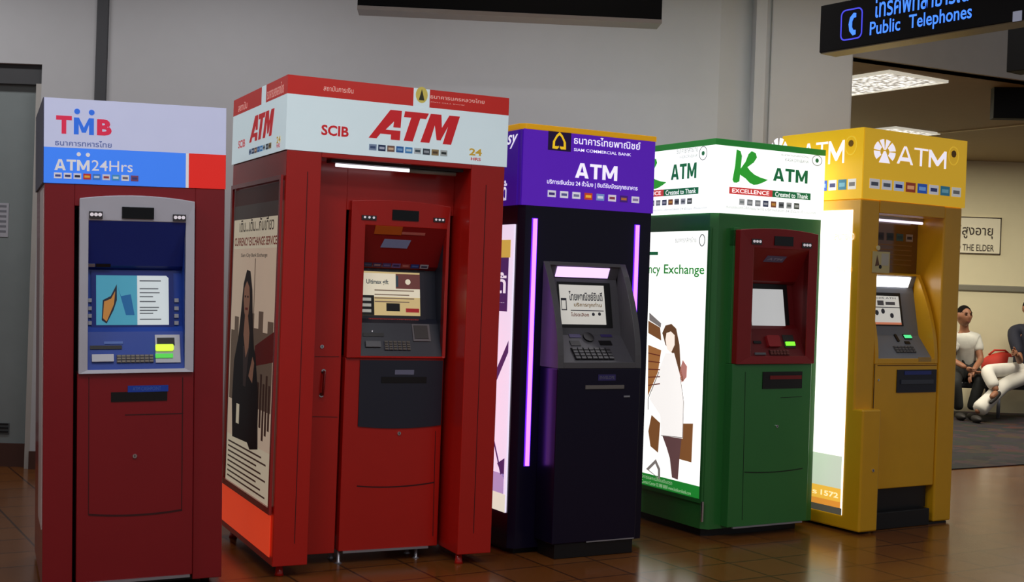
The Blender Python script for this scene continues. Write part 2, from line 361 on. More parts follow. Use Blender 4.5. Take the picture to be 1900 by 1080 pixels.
# long sign over the row of kiosks
p = at_y(663, 10, 7.2); q = at_y(1228, 33, 7.3)
yw = math.atan2(q.y-p.y, q.x-p.x)
def mk3(F, m):
    c = F.at(1176, 4); m.circ(F, c, .034, .006, 0, .002, mat('pale sign ring', (200, 200, 205), .5, emit=.5))
    c = F.at(950, -12); m.text(F, 'ATM', (c[0]-.1, c[1]-.01, c[0]+.1, c[1]+.06), .002, mat('pale sign ring', (200, 200, 205)))
e = black_sign(p, yw, (q-p).length, .16, .32, 'long black hanging sign at the top edge above the two red and purple kiosks', mk3)
MB().box((0, -.006, -.022), ((q-p).length, .166, 0), mat('aluminium sign edge', (150, 142, 136), .4, .3)).build('bottom_rail', e)
# notice on the far wall
r = FF.rect(1760, 401, 1855, 473)
e = empty('wall_sign', frame((r[0], WFY, r[1]))); tag(e, 'cream wall notice with dark lettering seen right of the yellow kiosk', 'sign')
Fs = Face(e.matrix_world.copy(), (0, 0, 0), (1, 0, 0), (0, 0, 1)); w_, h_ = r[2]-r[0], r[3]-r[1]
CR = mat('cream sign plate', (244, 236, 206), .5); INK = mat('dark brown ink', (62, 48, 34), .6)
b = MB(); b.box((0, -.02, 0), (w_, 0, h_), CR); b.build('plate', e)
b = MB()
for q in ((0, 0, w_, .012), (0, h_-.012, w_, h_), (0, 0, .012, h_), (w_-.012, 0, w_, h_)): b.rect(Fs, q, .02, .024, INK)
b.build('border', e)
a = Fs.rect(1772, 414, 1842, 444, .02); c = Fs.rect(1766, 452, 1844, 467, .02)
b = MB(); b.text(Fs, 'ผู้สูงอายุ', a, .022, INK, bold=.01); b.text(Fs, 'TO THE ELDER', c, .022, INK, bold=.01); b.build('lettering', e)

# ================================================================ the kiosks
KS = [(-1.8946, 5.1806, .3968, -.0241, .7392), (-1.0321, 5.6142, .4496, .0022, 1.0884), (.0256, 6.2785, .5070, -.0013, .808), (1.0898, 6.8841, .5294, -.0028, .8039), (1.9712, 7.1812, .5588, .0014, .8889)]
GRP = 'cash machine kiosks standing in a row'
class Kiosk:
    def __init__(s, i, label):
        x, y, a, t, w = KS[i]; s.w = w; s.M = frame((x, y, w/2*math.sin(t)), a, t)
        s.e = empty('atm_kiosk', s.M); tag(s.e, label, 'cash machine', GRP)
    def front(s, v=0.): return Face(s.M, (0, v, 0), (1, 0, 0), (0, 0, 1))
    def left(s, u=0.): return Face(s.M, (u, 0, 0), (0, -1, 0), (0, 0, 1))
    def slope(s, v0, z0, v1, z1): return Face(s.M, (0, v0, z0), (1, 0, 0), (0, v1-v0, z1-z0))

def card_row(m, F, boxes, cols, n, lit=0.):
    """row of small card logos: box colour plus a mark in the middle"""
    for (s0, t0, s1, t1), (c, k) in zip(boxes, cols):
        m.cut(); m.rect(F, (s0, t0, s1, t1), n, n+.001, mat('card %d %d %d %g' % (*c, lit), c, .5, emit=lit))
        w = s1-s0; h = t1-t0
        mk = mat('card %d %d %d %g' % (*k, lit), k, .5, emit=lit)
        m.rect(F, (s0+w*.15, t0+h*.3, s1-w*.15, t0+h*.68), n+.001, n+.0016, mk); m.cut('card_logo')
def spread(F, x0, y0, x1, y1, k, fill=.8, hh=None, n=0.):
    """k little boxes along the pixel line between two pixel corners of a sloping row"""
    a = F.at(x0, y0, n); b = F.at(x1, y1, n); W_ = (b[0]-a[0])/k; zc = (a[1]+b[1])/2; h = hh or W_*.6
    return [(a[0]+i*W_, zc-h/2, a[0]+i*W_+W_*fill, zc+h/2) for i in range(k)]

CARDS = [((225, 225, 235), (70, 80, 150)), ((225, 225, 235), (60, 60, 110)), ((210, 215, 235), (40, 40, 60)), ((190, 50, 40), (235, 170, 60)), ((60, 120, 200), (190, 210, 235)), ((215, 215, 225), (150, 60, 70)), ((70, 150, 200), (200, 225, 240)), ((225, 225, 225), (110, 100, 120)), ((120, 70, 110), (60, 60, 120))]

def arch_loop(s0, t0, s1, t1, rise, n=9, sag=0.):
    top = [(s1+(s0-s1)*k/n, t1+rise*(1-(2*k/n-1)**2)) for k in range(n+1)]
    bot = [(s0+(s1-s0)*k/n, t0-sag*(1-(2*k/n-1)**2)) for k in range(n+1)]
    return bot+top
def lamp_cluster(K, F, r, n, bez, tag_=None):
    m = MB(); m.rect(F, r, n, n+.004, mat('lamp housing', (60, 58, 62), .3)); w = r[2]-r[0]; h = r[3]-r[1]
    for k in range(3):
        c = (r[0]+w*(.2+.3*k), r[1]+h*.55); m.disc(F, c, h*.26, n+.004, n+.008, mat('lamp lens', (235, 228, 235), .12, .2, emit=(1.2 if k == 1 else .35)), 12)
    return m.build('lamp', bez)
def keypad(m, F, r, n, mt, cols=4, rows=4):
    w = (r[2]-r[0])/cols; h = (r[3]-r[1])/rows
    for i in range(cols):
        for j in range(rows): m.rect(F, (r[0]+w*i+w*.12, r[1]+h*j+h*.15, r[0]+w*(i+1)-w*.12, r[1]+h*(j+1)-h*.15), n, n+.006, mt)

def ncr_fascia(K, vF, out, inn, rise, bezm, cavm, hoodm, dep, name='fascia'):
    """arched bezel round a hooded recess. out/inn: (s0,t0,s1,t1) on the front plane. returns bezel, planes"""
    F = K.front(vF); n = 9
    o = arch_loop(*out, rise, n); i = arch_loop(*inn, 0, n)
    bz = MB().ring(F, o, i, -.035, .012, bezm, .006).build(name, K.e, .003)
    s0, t0, s1, t1 = inn; H = t1-t0
    # recess: hood slopes inward, screen leans back, shelf comes forward
    prof = [(vF-.004, t1), (vF+dep*.75, t1-H*.30), (vF+dep, t1-H*.33), (vF+dep*.72, t0+H*.29), (vF+dep*.5, t0+H*.25), (vF+.0, t0)]
    cav = MB(); cav.sheet(s0, s1, prof[:3], hoodm); cav.sheet(s0, s1, prof[2:], cavm)
    poly = prof+[(vF-.004, t0), (vF-.004, t1)]
    for u in (s0, s1):
        V = [(u, v, z) for v, z in prof]; cav.add(V, [list(range(len(V)))], cavm)
    rec = cav.build('recess', bz)
    hood = K.slope(prof[1][0], prof[1][1], prof[0][0], prof[0][1]); scr = K.slope(prof[3][0], prof[3][1], prof[2][0], prof[2][1]); shelf = K.slope(prof[5][0], prof[5][1], prof[4][0], prof[4][1])
    return F, bz, hood, scr, shelf, rec

def holed_cabinet(K, w0, w1, d, z0, zs, hole, dep, mt, ch):
    """cabinet shell open at the front where the machine sits"""
    G = Face(K.M, (0, 0, 0), (1, 0, 0), (0, 1, 0)); u0, u1, a, b_ = hole; b = MB()
    b.prism(G, [(w0, ch), (w0+ch, 0), (u0, 0), (u0, d), (w0, d)], z0, zs, mt); b.box((u1, 0, z0), (w1, d, zs), mt)
    b.box((u0, 0, z0), (u1, d, a), mt); b.box((u0, 0, b_), (u1, d, zs), mt); b.box((u0, dep, a), (u1, d, b_), mt)
    return b.build('cabinet', K.e)

def lock(K, F, px, py, parent, n=0., r=.009):
    c = F.at(px, py, n); m = MB(); m.disc(F, c, r, n-.002, n+.006, CHROME, 14); m.rect(F, (c[0]-.0015, c[1]-r*.6, c[0]+.0015, c[1]+r*.6), n+.006, n+.0065, BLACK); return m.build('lock', parent)

def groove(m, F, pts, w, n, mt=None):
    mt = mt or DARK
    for a, b in zip(pts[:-1], pts[1:]):
        d = Vector((b[0]-a[0], b[1]-a[1])).normalized(); q = Vector((-d.y, d.x))*w/2
        m.prism(F, [(a[0]-q.x, a[1]-q.y), (b[0]-q.x, b[1]-q.y), (b[0]+q.x, b[1]+q.y), (a[0]+q.x, a[1]+q.y)], n, n+.0012, mt)
def arc(a, b, sag, n=10):
    return [(a[0]+(b[0]-a[0])*k/n, a[1]+(b[1]-a[1])*k/n-sag*(1-(2*k/n-1)**2)) for k in range(n+1)]

# ---------------------------------------------------------------- kiosk 1: dark red, white and blue header
def kiosk_one():
    K = Kiosk(0, 'dark red cash machine kiosk at the left end with a white and blue header'); e = K.e; F = K.front(0)
    RED = mat('dark red paint', (138, 18, 28), .3, coat=.4); d = .80
    zs, zt = 1.712, 2.062; w = K.w
    uL, uR = .004, .735
    ca, cb = F.at(143, 700)[0], F.at(359.5, 600)[0]
    z0 = .03
    b = MB(); b.box((uL, .16, z0), (uR, d, zs), RED, .002); b.box((uL, 0, z0), (ca-.014, .162, zs), RED, .003); b.box((cb+.003, 0, z0), (uR, .162, zs), RED, .003); b.box((ca-.014, 0, F.at(250, 385)[1]), (cb+.003, .162, zs), RED, .002)
    b.box((ca-.014, .156, z0), (cb+.003, .16, zs-.1), DARK)
    b.build('cabinet', e)
    st = MB(); st.box((uL-.004, .03, .28), (uL, .34, zs-.02), mat('pale side sheen', (226, 208, 206), .25), .001); st.build('edge_strip', e)  # pale colour paints the highlights of the glossy side
    pl = MB().box((.06, .08, .012), (w-.06, d-.08, z0), BLACK); 
    for u in (.06, w-.06):
        for v in (.1, d-.1): pl.tube([(u, v, -.002+(w/2-u)*-.0241*-1), (u, v, z0)], .02, BLACK)
    pl.build('plinth', e)
    # header
    WH = mat('white backlit header', (190, 196, 226), .35, emit=.40); BL = mat('blue backlit header', (58, 122, 232), .35, emit=.6); RD = mat('red backlit header', (214, 36, 28), .35, emit=.5); SD = mat('slate header side', (84, 84, 104), .5)
    zb = F.at(250, 280)[1]
    xr = F.at(350, 316)[0]; xl = F.at(344.5, 316)[0]
    h = MB(); h.box((-.004, .004, zs), (w, d-.02, zt), SD, .002); hd = h.build('header_box', e)
    m = MB(); m.rect(F, (0, zb, w-.002, zt-.001), 0, .004, WH); m.rect(F, (0, zs, xl, zb), 0, .004, BL); m.rect(F, (xl, zs, xr, zb), 0, .004, WHITE_INK); m.rect(F, (xr, zs, w-.002, zb), 0, .004, RD)
    sg = m.build('sign_face', hd)
    CRM = mat('crimson lettering', (206, 40, 76), .4, emit=.45); BLT = mat('bright blue lettering', (42, 104, 214), .4, emit=.5); GB = mat('grey blue lettering', (96, 112, 168), .4, emit=.3)
    n = .005; m = MB()
    a = F.rect(104, 214, 133, 249); m.text(F, 'T', a, n, CRM, .05)
    a = F.rect(137, 218, 174, 251); m.block(F, 'M', a, n, BLT, .27)
    a = F.rect(180, 221, 207, 252.5); m.text(F, 'B', a, n, CRM, .05)
    for q in ((143, 207), (170, 209)): m.cut(); m.disc(F, F.at(*q), .0115, n-.001, n+.001, BLT, 16)
    a = F.rect(102, 258, 207, 271); m.text(F, 'ธนาคารทหารไทย', (a[0], a[1]-.008, a[2], a[3]), n, GB, .014)
    a = F.rect(101, 295, 166, 318); m.block(F, 'ATM', (a[0], a[1], a[2], a[3]), n, WHITE_INK, .24, .06)
    for q in ((146, 286.5), (163, 287.5)): m.cut(); m.disc(F, F.at(*q), .0085, n-.001, n+.001, WHITE_INK, 14)
    a = F.rect(170, 297, 246, 320); m.text(F, '24Hrs', a, n, WHITE_INK, .004)
    m.build('lettering', hd)
    m = MB(); card_row(m, F, spread(F, 100, 325, 260, 332, 9, .8, .024), CARDS, n, .25); m.build('card_logo', hd)
    # column with fascia
    vC = -.02; FC = K.front(vC)
    out = (FC.at(145.5, 692)[0], FC.at(250, 692)[1], FC.at(360, 500)[0], FC.at(360, 374.5)[1]); inn = (FC.at(163, 600)[0], FC.at(250, 685)[1], FC.at(343, 600)[0], FC.at(250, 411)[1])
    SIL = mat('silver bezel', (196, 198, 210), .4, .0); BLU = mat('deep blue plastic', (30, 72, 172), .35); BLH = mat('deep blue hood', (24, 50, 138), .35)
    c = MB(); zc = out[1]; c.box((ca, vC+.004, .055), (cb, .15, zc), RED, .004); col = c.build('lower_door', e)
    F2, bz, hood, scr, shelf, rec = ncr_fascia(K, vC, out, inn, .018, SIL, BLU, BLH, .11)
    nb = .010
    MB().rect(F2, F2.rect(226, 384, 285, 407), nb, nb+.004, GLASS_DARK).build('camera_window', bz)
    lamp_cluster(K, F2, F2.rect(165, 392, 190, 406), nb, bz); lamp_cluster(K, F2, F2.rect(320, 398, 344, 411), nb, bz)
    # screen with its picture
    SCB = mat('screen teal', (72, 148, 172), .2, emit=.55); SCW = mat('screen pale', (196, 206, 208), .2, emit=.6); OR = mat('screen orange', (176, 122, 62), .2, emit=.5); BK = mat('screen building blue', (40, 98, 150), .2, emit=.45); DL = mat('screen dark outline', (40, 44, 60), .3, emit=.2)
    r1 = scr.rect(178, 511, 254, 603); r2 = scr.rect(254, 512, 313, 603); t0, t1 = min(r1[1], r2[1]), r1[3]
    m = MB(); m.rect(scr, (r1[0]-.02, t0-.02, r2[2]+.02, t1+.02), .001, .006, BLH); m.rect(scr, (r1[0], t0, r2[0], t1), .006, .008, SCB); m.prism(scr, [(r2[0], t0), (r2[2], t0), (r2[2], t1-.01), (r2[2]-.01, t1), (r2[0], t1)], .006, .008, SCW)
    W_ = r2[0]-r1[0]; H_ = t1-t0; Q = lambda a, b: (r1[0]+W_*a, t0+H_*b)
    m.prism(scr, [Q(.13, .1), Q(.16, .5), Q(.35, .58), Q(.5, .82), Q(.5, .5), Q(.42, .3), Q(.25, .03)], .008, .009, DL); m.prism(scr, [Q(.16, .14), Q(.19, .47), Q(.36, .53), Q(.46, .68), Q(.43, .42), Q(.25, .07)], .009, .0095, OR)
    m.prism(scr, [Q(.52, .78), Q(.6, .58), Q(.84, .62), Q(.93, .2), Q(.72, .2)], .008, .009, BK)
    for k, (q, wd) in enumerate(((.9, .8), (.74, .7), (.66, .75), (.58, .5), (.48, .6), (.36, .72), (.3, .66), (.24, .5), (.12, .8))):
        m.rect(scr, (r2[0]+.01, t0+H_*q-.004, r2[0]+.01+(r2[2]-r2[0]-.02)*wd, t0+H_*q+.001), .008, .0085, mat('screen print', (110, 118, 124), .3, emit=.2))
    m.build('screen', bz)
    for sd in (0, 1):
        for q in (558, 573, 587, 600):
            r = scr.rect(163.5, q-4, 170, q+3) if sd == 0 else scr.rect(323, q-4, 331, q+3)
            MB().rect(scr, r, .001, .008, STEEL).build('side_button', bz)
    m = MB(); r = hood.rect(163, 489, 176, 494.5); m.rect(hood, r, .001, .005, STEEL); m.rect(hood, hood.rect(178, 489, 205, 495), .001, .004, BLACK); m.build('speaker_slot', bz)
    m = MB(); m.rect(shelf, shelf.rect(167, 642, 226, 648), .001, .005, BLACK); m.rect(shelf, shelf.rect(193, 634, 228, 638.5), .001, .003, mat('pale blue print', (84, 120, 200), .4)); m.build('receipt_slot', bz)
    m = MB(); m.rect(shelf, shelf.rect(170, 659, 211, 672), .001, .012, STEEL); m.build('note_tray', bz)
    m = MB(); rk = shelf.rect(216, 659, 285, 673); m.rect(shelf, rk, .001, .004, mat('keypad plate', (70, 74, 96), .4)); keypad(m, shelf, rk, .004, mat('keypad keys', (128, 122, 110), .4), 8, 3); m.build('keypad', bz)
    m = MB(); rc = shelf.rect(287, 622, 335, 673); m.rect(shelf, rc, .001, .006, STEEL); ri = shelf.rect(291, 627, 324, 641, .006); m.rect(shelf, ri, .006, .009, BLACK)
    m.prism(shelf, rr(*shelf.rect(288, 640, 322, 651, .006), .006), .006, .016, mat('yellow green glow', (196, 240, 60), .3, emit=1.0)); m.rect(shelf, shelf.rect(288, 657, 321, 664, .006), .006, .012, mat('green glow', (76, 190, 70), .3, emit=.8)); m.build('card_reader', bz)
    # lower door details
    FL = K.front(vC+.004); D = FL
    m = MB(); m.rect(D, D.rect(206, 728, 310, 743), 0, .003, BLACK); m.build('deposit_slot', col)
    m = MB(); r = D.rect(237, 716, 312, 726); m.rect(D, r, 0, .004, mat('blue label', (30, 70, 180), .4)); m.text(D, 'ATM CASHPOINT', (r[0]+.02, r[1]+.006, r[2]-.03, r[3]-.005), .0045, mat('pale blue print', (84, 120, 200))); m.build('label', col)
    m = MB(); RG = mat('dark red seam', (64, 8, 12), .6)
    groove(m, D, [D.at(232, 770), D.at(340, 767)], .004, 0, RG); groove(m, D, arc(D.at(164, 955), D.at(338, 946), .012), .008, 0, RG); groove(m, D, [D.at(165, 700), D.at(164, 955)], .003, 0, RG); groove(m, D, [D.at(339, 700), D.at(337, 946)], .004, 0, RG); m.build('panel_seam', col)
    lock(K, D, 250, 846, col); MB().box((ca+.03, vC+.0, .045), (cb-.01, vC+.02, .056), STEEL).build('kick_strip', col)
kiosk_one()

# ---------------------------------------------------------------- kiosk 2: wide bright red surround
def kiosk_two():
    K = Kiosk(1, 'widest kiosk, bright red surround with white and red header and red-lettered sign'); e = K.e; F = K.front(0); Lf = K.left(0)
    RED = mat('bright red paint', (192, 28, 18), .32, coat=.35); w = K.w; d = 1.02; zs, zt = 1.917, 2.25; z0 = .052
    r = .2; p0, p1 = .167, .905   # pillars
    b = MB(); b.box((.006, 0, z0), (p0, d, zs), RED, .004); b.box((p1, 0, z0), (w-.008, d, zs), RED, .004); b.box((p0, .36, z0+.05), (p1, d, zs), RED)
    ztop = F.at(640, 299)[1]
    b.box((p0, 0, ztop+.01), (p1, r+.07, zs), RED, .002); FR = K.front(r)
    g = FR.at(632, 700)[0]
    b.box((p0, r, z0), (g, r+.07, ztop+.02), RED, .003); b.box((g, r, FR.at(740, 395)[1]), (p1, r+.07, ztop+.02), RED, .002)
    cab = b.build('cabinet', e)
    m = MB(); RG = mat('dark red seam', (64, 8, 12), .6); groove(m, F, [(.104, z0+.1), (.104, ztop-.06)], .003, 0, RG); groove(m, F, [(.985, z0+.1), (.985, ztop-.06)], .003, 0, RG); groove(m, FR, [FR.at(566, 662), FR.at(629, 662)], .003, 0, RG); groove(m, FR, [FR.at(575, 773), FR.at(626, 774)], .003, 0, RG); m.build('panel_seam', cab)
    for u in (.035, w-.16, .035, w-.1):
        pass
    for u, v in ((.055, .06), (p1+.03, .05), (.055, d-.08), (w-.06, d-.08)):
        MB().tube([(u, v, 0), (u, v, .012), (u, v, z0+.002)], [.022, .018, .014], RED, 12).build('foot', e)
    # niche lamp
    m = MB(); m.box((p0+.06, .05, ztop-.004), (p1-.02, .12, ztop+.012), mat('lamp batten', (40, 30, 34), .4)); lb = m.build('niche_lamp', e)
    MB().tube([(p0+.09, .075, ztop-.014), (p0+.45, .075, ztop-.014)], .008, mat('glowing tube', (250, 246, 255), .3, emit=1.5), 10).build('lamp_tube', lb)
    MB().tube([(p0+.45, .075, ztop-.014), (p1-.05, .075, ztop-.014)], .011, mat('dim tube', (150, 150, 140), .3), 10).build('lamp_tube', lb)
    # header with front and left sign faces
    WH = mat('white red header face', (204, 222, 228), .35, emit=.46); RB = mat('red header band', (202, 40, 32), .35, emit=.25); BX = mat('header box grey', (150, 150, 150), .5)
    h = MB(); h.box((0, .003, zs), (w, d, zt), BX, .001); hd = h.build('header_box', e)
    zb = F.at(541, 174)[1]
    m = MB(); m.rect(F, (-.003, zs, w, zb), 0, .004, WH); m.rect(F, (-.003, zb, w, zt), 0, .004, RB)
    eL, eR = F.at(767, 170)[0], F.at(797, 170)[0]; m.rect(F, (eL, zb, eR, zt), .004, .005, WH)
    m.build('sign_face', hd)
    m = MB(); m.rect(Lf, (-d, zs, 0, zb), 0, .003, WH); m.rect(Lf, (-d, zb, 0, zt), 0, .003, RB); l0 = Lf.at(487, 180)[0]; l1 = Lf.at(495, 175)[0]; m.rect(Lf, (l0, zb, l1, zt), .003, .004, WH); m.build('sign_face', hd)
    RT_ = mat('red sign lettering', (190, 26, 34), .4, emit=.4); PK = mat('pale band lettering', (240, 190, 180), .4, emit=.3); n = .0055
    def atm_logo(m, F, x0, t0, x1, t1, n, sl):
        """blocky slanted letters"""
        W_ = x1-x0; H = t1-t0
        def P(pts): m.prism(F, [(x0+W_*a+sl*(b-0)*0, t0+H*b) for a, b in pts], n-.001, n, RT_)
        # A: slanted wedge with open counter
        P([(0, 0), (.235, 1), (.365, 1), (.365, .40), (.25, .40), (.23, .56), (.31, .56), (.31, .8), (.125, 0)][:0] or [(0, 0), (.22, 1), (.345, 1), (.335, .36), (.235, .36), (.275, .54), (.285, .54), (.285, .7), (.1, .08)][:0] or [(0, .0), (.225, 1), (.35, 1), (.342, .42), (.262, .42), (.268, .62), (.18, .32), (.342, .32), (.338, 0), (.24, 0), (.24, .17), (.125, .17), (.085, 0)])
        P([(.365, 1), (.62, 1), (.585, .78), (.52, .78), (.47, 0), (.375, 0), (.435, .78), (.38, .78)][:0] or [(.375, 1), (.64, 1), (.61, .78), (.545, .78), (.475, 0), (.375, 0), (.445, .78), (.345, .78)][:0] or [(.385, 1), (.65, 1), (.62, .80), (.555, .80), (.48, 0), (.38, 0), (.455, .80), (.375, .80)])
        P([(.67, 1), (.79, 1), (.80, .55), (.88, 1), (1, 1), (.91, 0), (.815, 0), (.87, .62), (.79, .12), (.745, .12), (.72, .62), (.665, 0), (.565, 0)])
    a = F.at(683, 262); b_ = F.at(853, 205); z_hi = F.at(735, 205)[1]; z_lo = F.at(700, 257)[1]
    m = MB(); atm_logo(m, F, a[0], z_lo, b_[0], z_hi, n, 0)
    m.text(F, 'SCIB', F.rect(596, 231, 646, 255), n, RT_, .03)
    m.text(F, 'สถาบันการเงิน', F.rect(600, 158, 655, 174), n, PK, .01)
    a = F.rect(798, 177, 898, 194); m.text(F, 'ธนาคารนครหลวงไทย', (a[0], a[1]+.002, a[2], a[3]+.006), n, PK, .01); a = F.rect(798, 190, 862, 195); m.text(F, 'SIAM CITY BANK', a, n, PK)
    GD = mat('gold numerals', (206, 168, 60), .4, emit=.3); m.text(F, '24', F.rect(870, 275, 893, 290), n, GD, .03); m.text(F, 'HRS', F.rect(873, 292, 891, 299), n, RT_, .02)
    m.disc(F, ((eL+eR)/2, zb+.055), .03, .005, .0055, mat('emblem gold', (206, 190, 90), .4, emit=.3), 20, .038); m.prism(F, [((eL+eR)/2-.014, zb+.03), ((eL+eR)/2+.014, zb+.03), ((eL+eR)/2, zb+.082)], .0055, .006, mat('emblem dark', (60, 66, 40), .5))
    m.build('lettering', hd)
    nl = .0045; m = MB(); q = Lf
    a = q.at(464, 262); b_ = q.at(511, 200); atm_logo(m, q, a[0], q.at(480, 260)[1], b_[0], q.at(500, 205)[1], nl, 0)
    m.text(q, 'SCIB', q.rect(444, 262, 456, 272), nl, RT_, .02); m.text(q, '24', q.rect(515, 254, 522, 264), nl, GD, .03); m.text(q, 'HRS', q.rect(515, 267, 521, 273), nl, RT_, .02)
    a = q.rect(498, 164, 528, 172); m.text(q, 'ธนาคารนครหลวงไทย', a, nl, PK, .01); m.text(q, 'สถาบัน', q.rect(444, 194, 460, 201), nl, PK, .01); m.build('lettering', hd)
    m = MB(); cc = [((130, 150, 180), (60, 80, 120)), ((30, 50, 90), (180, 190, 210)), ((120, 90, 80), (220, 190, 160)), ((40, 100, 170), (120, 170, 220)), ((70, 140, 200), (190, 220, 240)), ((190, 200, 205), (60, 80, 90)), ((60, 70, 80), (150, 160, 170)), ((150, 130, 90), (90, 70, 50)), ((180, 190, 190), (40, 50, 50))]
    card_row(m, F, spread(F, 684, 274, 832, 284, 9, .82, .028), cc, n, .2); m.build('card_logo', hd)
    m = MB(); card_row(m, q, spread(q, 464, 282, 506, 270, 8, .85, .026), cc, nl, .2); m.build('card_logo', hd)
    # poster in the left side
    zc0 = Lf.at(500, 941)[1]; zc1 = Lf.at(519, 371)[1]; sA = Lf.at(426, 700)[0]; sB = Lf.at(509, 650)[0]
    PF = mat('poster frame red', (170, 40, 40), .25, coat=.5); CRP = mat('cream poster paper', (206, 196, 170), .35, emit=.42)
    m = MB(); zt1 = Lf.at(519, 334)[1]
    m.ring(Lf, [(sA-.06, zc0-.03), (sB+.05, zc0-.03), (sB+.05, zt1+.02), (sA-.06, zt1+.02)], [(sA-.03, zc0), (sB+.025, zc0), (sB+.025, zt1), (sA-.03, zt1)], 0, .012, PF)
    ps = m.build('side_poster', e)
    P = lambda a, b: (sA+(sB-sA)*a, zc0+(zc1-zc0)*b)
    m = MB(); m.rect(Lf, (sA, zc0, sB, zc1), 0, .003, CRP); m.rect(Lf, (*P(0, .95), sB, zc1), .003, .0035, mat('poster grey band', (126, 120, 112), .4)); m.rect(Lf, (sA, zc1, sB, zt1-.01), 0, .003, mat('poster brown band', (112, 62, 52), .4))
    DI = mat('poster dark ink', (60, 54, 50), .5); RI = mat('poster red ink', (196, 74, 60), .5)
    m.rect(Lf, (*P(0, .17), *P(1, .845)), .003, .0032, mat('poster dusk sky', (208, 188, 164), .45, emit=.38)); m.cut()
    m.text(Lf, 'เติม...เต็ม...กับเที่ยว', (*P(.14, .905), *P(.92, .955)), .0036, mat('poster soft ink', (110, 106, 96), .5), .01); m.text(Lf, 'CURRENCY EXCHANGE SERVICE', (*P(.03, .855), *P(.99, .885)), .0036, RI, .02); m.text(Lf, 'Siam City Bank Exchange', (*P(.2, .812), *P(.8, .828)), .0036, DI, .01)
    for k in range(8): m.rect(Lf, (*P(.04, .015+k*.018), *P(.92-.1*(k % 3), .021+k*.018)), .003, .0034, mat('poster fine print', (140, 134, 120), .5))
    m.cut(); SK = mat('poster city grey', (150, 132, 112), .5, emit=.1)
    for a, b, hgt in ((.02, .1, .55), (.1, .2, .6), (0, 0, 0), (.5, .56, .62), (.56, .66, .57), (.66, .76, .63), (.76, .86, .56), (.86, .98, .6)):
        if not hgt: m.cut(); continue
        m.rect(Lf, (*P(a, .3), *P(b, hgt)), .0032, .0034, SK)
    m.rect(Lf, (*P(.535, .6), *P(.55, .81)), .0032, .0035, SK); m.prism(Lf, [P(.6, .44), P(1, .47), P(1, .57), P(.6, .51)], .0034, .0037, mat('poster red bus', (170, 60, 54), .5))
    for k in range(6): m.rect(Lf, (*P(.62+.06*k, .2+.02*(k % 3)), *P(.66+.06*k, .42-.03*(k % 2))), .0034, .0037, mat('poster street brown', (120, 96, 80), .5))
    m.cut(); HA = mat('poster dark hair', (50, 34, 30), .5); SKN = mat('poster skin', (200, 150, 120), .5, emit=.1); COAT = mat('poster black coat', (36, 34, 38), .5)
    m.prism(Lf, [P(.24, .42), P(.2, .52), P(.25, .62), (P(.29, .72)), P(.36, .77), P(.44, .765), P(.5, .7), P(.53, .6), P(.58, .5), P(.6, .42), P(.5, .38)], .0037, .0041, HA)
    m.prism(Lf, [P(.14, .165), P(.1, .3), P(.12, .44), P(.2, .52), P(.34, .55), P(.5, .54), P(.62, .48), P(.7, .36), P(.74, .165), P(.56, .15), P(.5, .17)], .0041, .0044, COAT)
    m.prism(Lf, [P(.33, .62), P(.305, .665), P(.315, .705), P(.37, .73), P(.43, .71), P(.45, .665), P(.43, .615), P(.38, .59)], .0041, .0046, SKN); m.prism(Lf, [P(.35, .61), P(.42, .61), P(.47, .55), P(.46, .5), P(.4, .46), P(.33, .54)], .0044, .0046, SKN)
    m.prism(Lf, [P(.48, .4), P(.56, .47), P(.6, .45), P(.57, .38)], .0044, .0047, SKN); m.prism(Lf, [P(.33, .5), P(.47, .5), P(.42, .36), P(.36, .36)], .0044, .00455, mat('poster blouse grey', (110, 100, 96), .5))
    for q_ in (.345, .405): m.rect(Lf, (*P(q_-.014, .672), *P(q_+.014, .679)), .0046, .0049, HA)
    m.rect(Lf, (*P(.35, .628), *P(.41, .637)), .0046, .0049, RI); m.rect(Lf, (*P(.22, .22), *P(.29, .29)), .0044, .0048, CRP)
    m.build('poster_print', ps)
    MB().rect(Lf, (-d+.03, .09, -.03, zc0-.035), 0, .003, mat('orange red side glow', (232, 72, 40), .35, emit=.5)).build('painted_side_glow', e)  # even emissive sheet painting the glow on the lower side, no lamp behind
    # the recessed door with its lock and handle
    lock(K, FR, 597, 643, cab); m = MB(); a = FR.at(600, 689); b_ = FR.at(596, 733); m.tube([FR.p(a[0], a[1], 0), FR.p(a[0], a[1], .022), FR.p(b_[0], b_[1], .022), FR.p(b_[0], b_[1], 0)], .006, mat('red handle', (120, 20, 20), .3)); m.disc(FR, a, .011, 0, .004, CHROME); m.disc(FR, b_, .011, 0, .004, CHROME); m.build('door_handle', cab)
    # the machine
    vC = .185; FC = K.front(vC); SL = mat('slate plastic', (40, 44, 58), .4); RH = mat('dark red hood', (140, 20, 24), .4)
    c0, c1 = FC.at(652, 372)[0], FC.at(836, 384)[0]-.004
    out = (c0, FC.at(740, 664)[1], c1, FC.at(836, 384)[1]); inn = (FC.at(671, 600)[0], FC.at(740, 661)[1], FC.at(822, 600)[0], FC.at(740, 421)[1])
    m = MB(); m.box((c0, vC+.004, .06), (c1, .36, out[1]), RED, .004); col = m.build('lower_door', e)
    MB().box((g, .352, .06), (p1, .358, out[3]), DARK).build('gap_liner', e)
    F2, bz, hood, scr, shelf, rec = ncr_fascia(K, vC, out, inn, .014, RED, SL, RH, .13); nb = .009
    MB().rect(F2, F2.rect(727, 389, 775, 411), nb, nb+.004, GLASS_DARK).build('camera_window', bz)
    lamp_cluster(K, F2, F2.rect(670, 399, 697, 409), nb, bz); lamp_cluster(K, F2, F2.rect(803, 404, 824, 413), nb, bz)
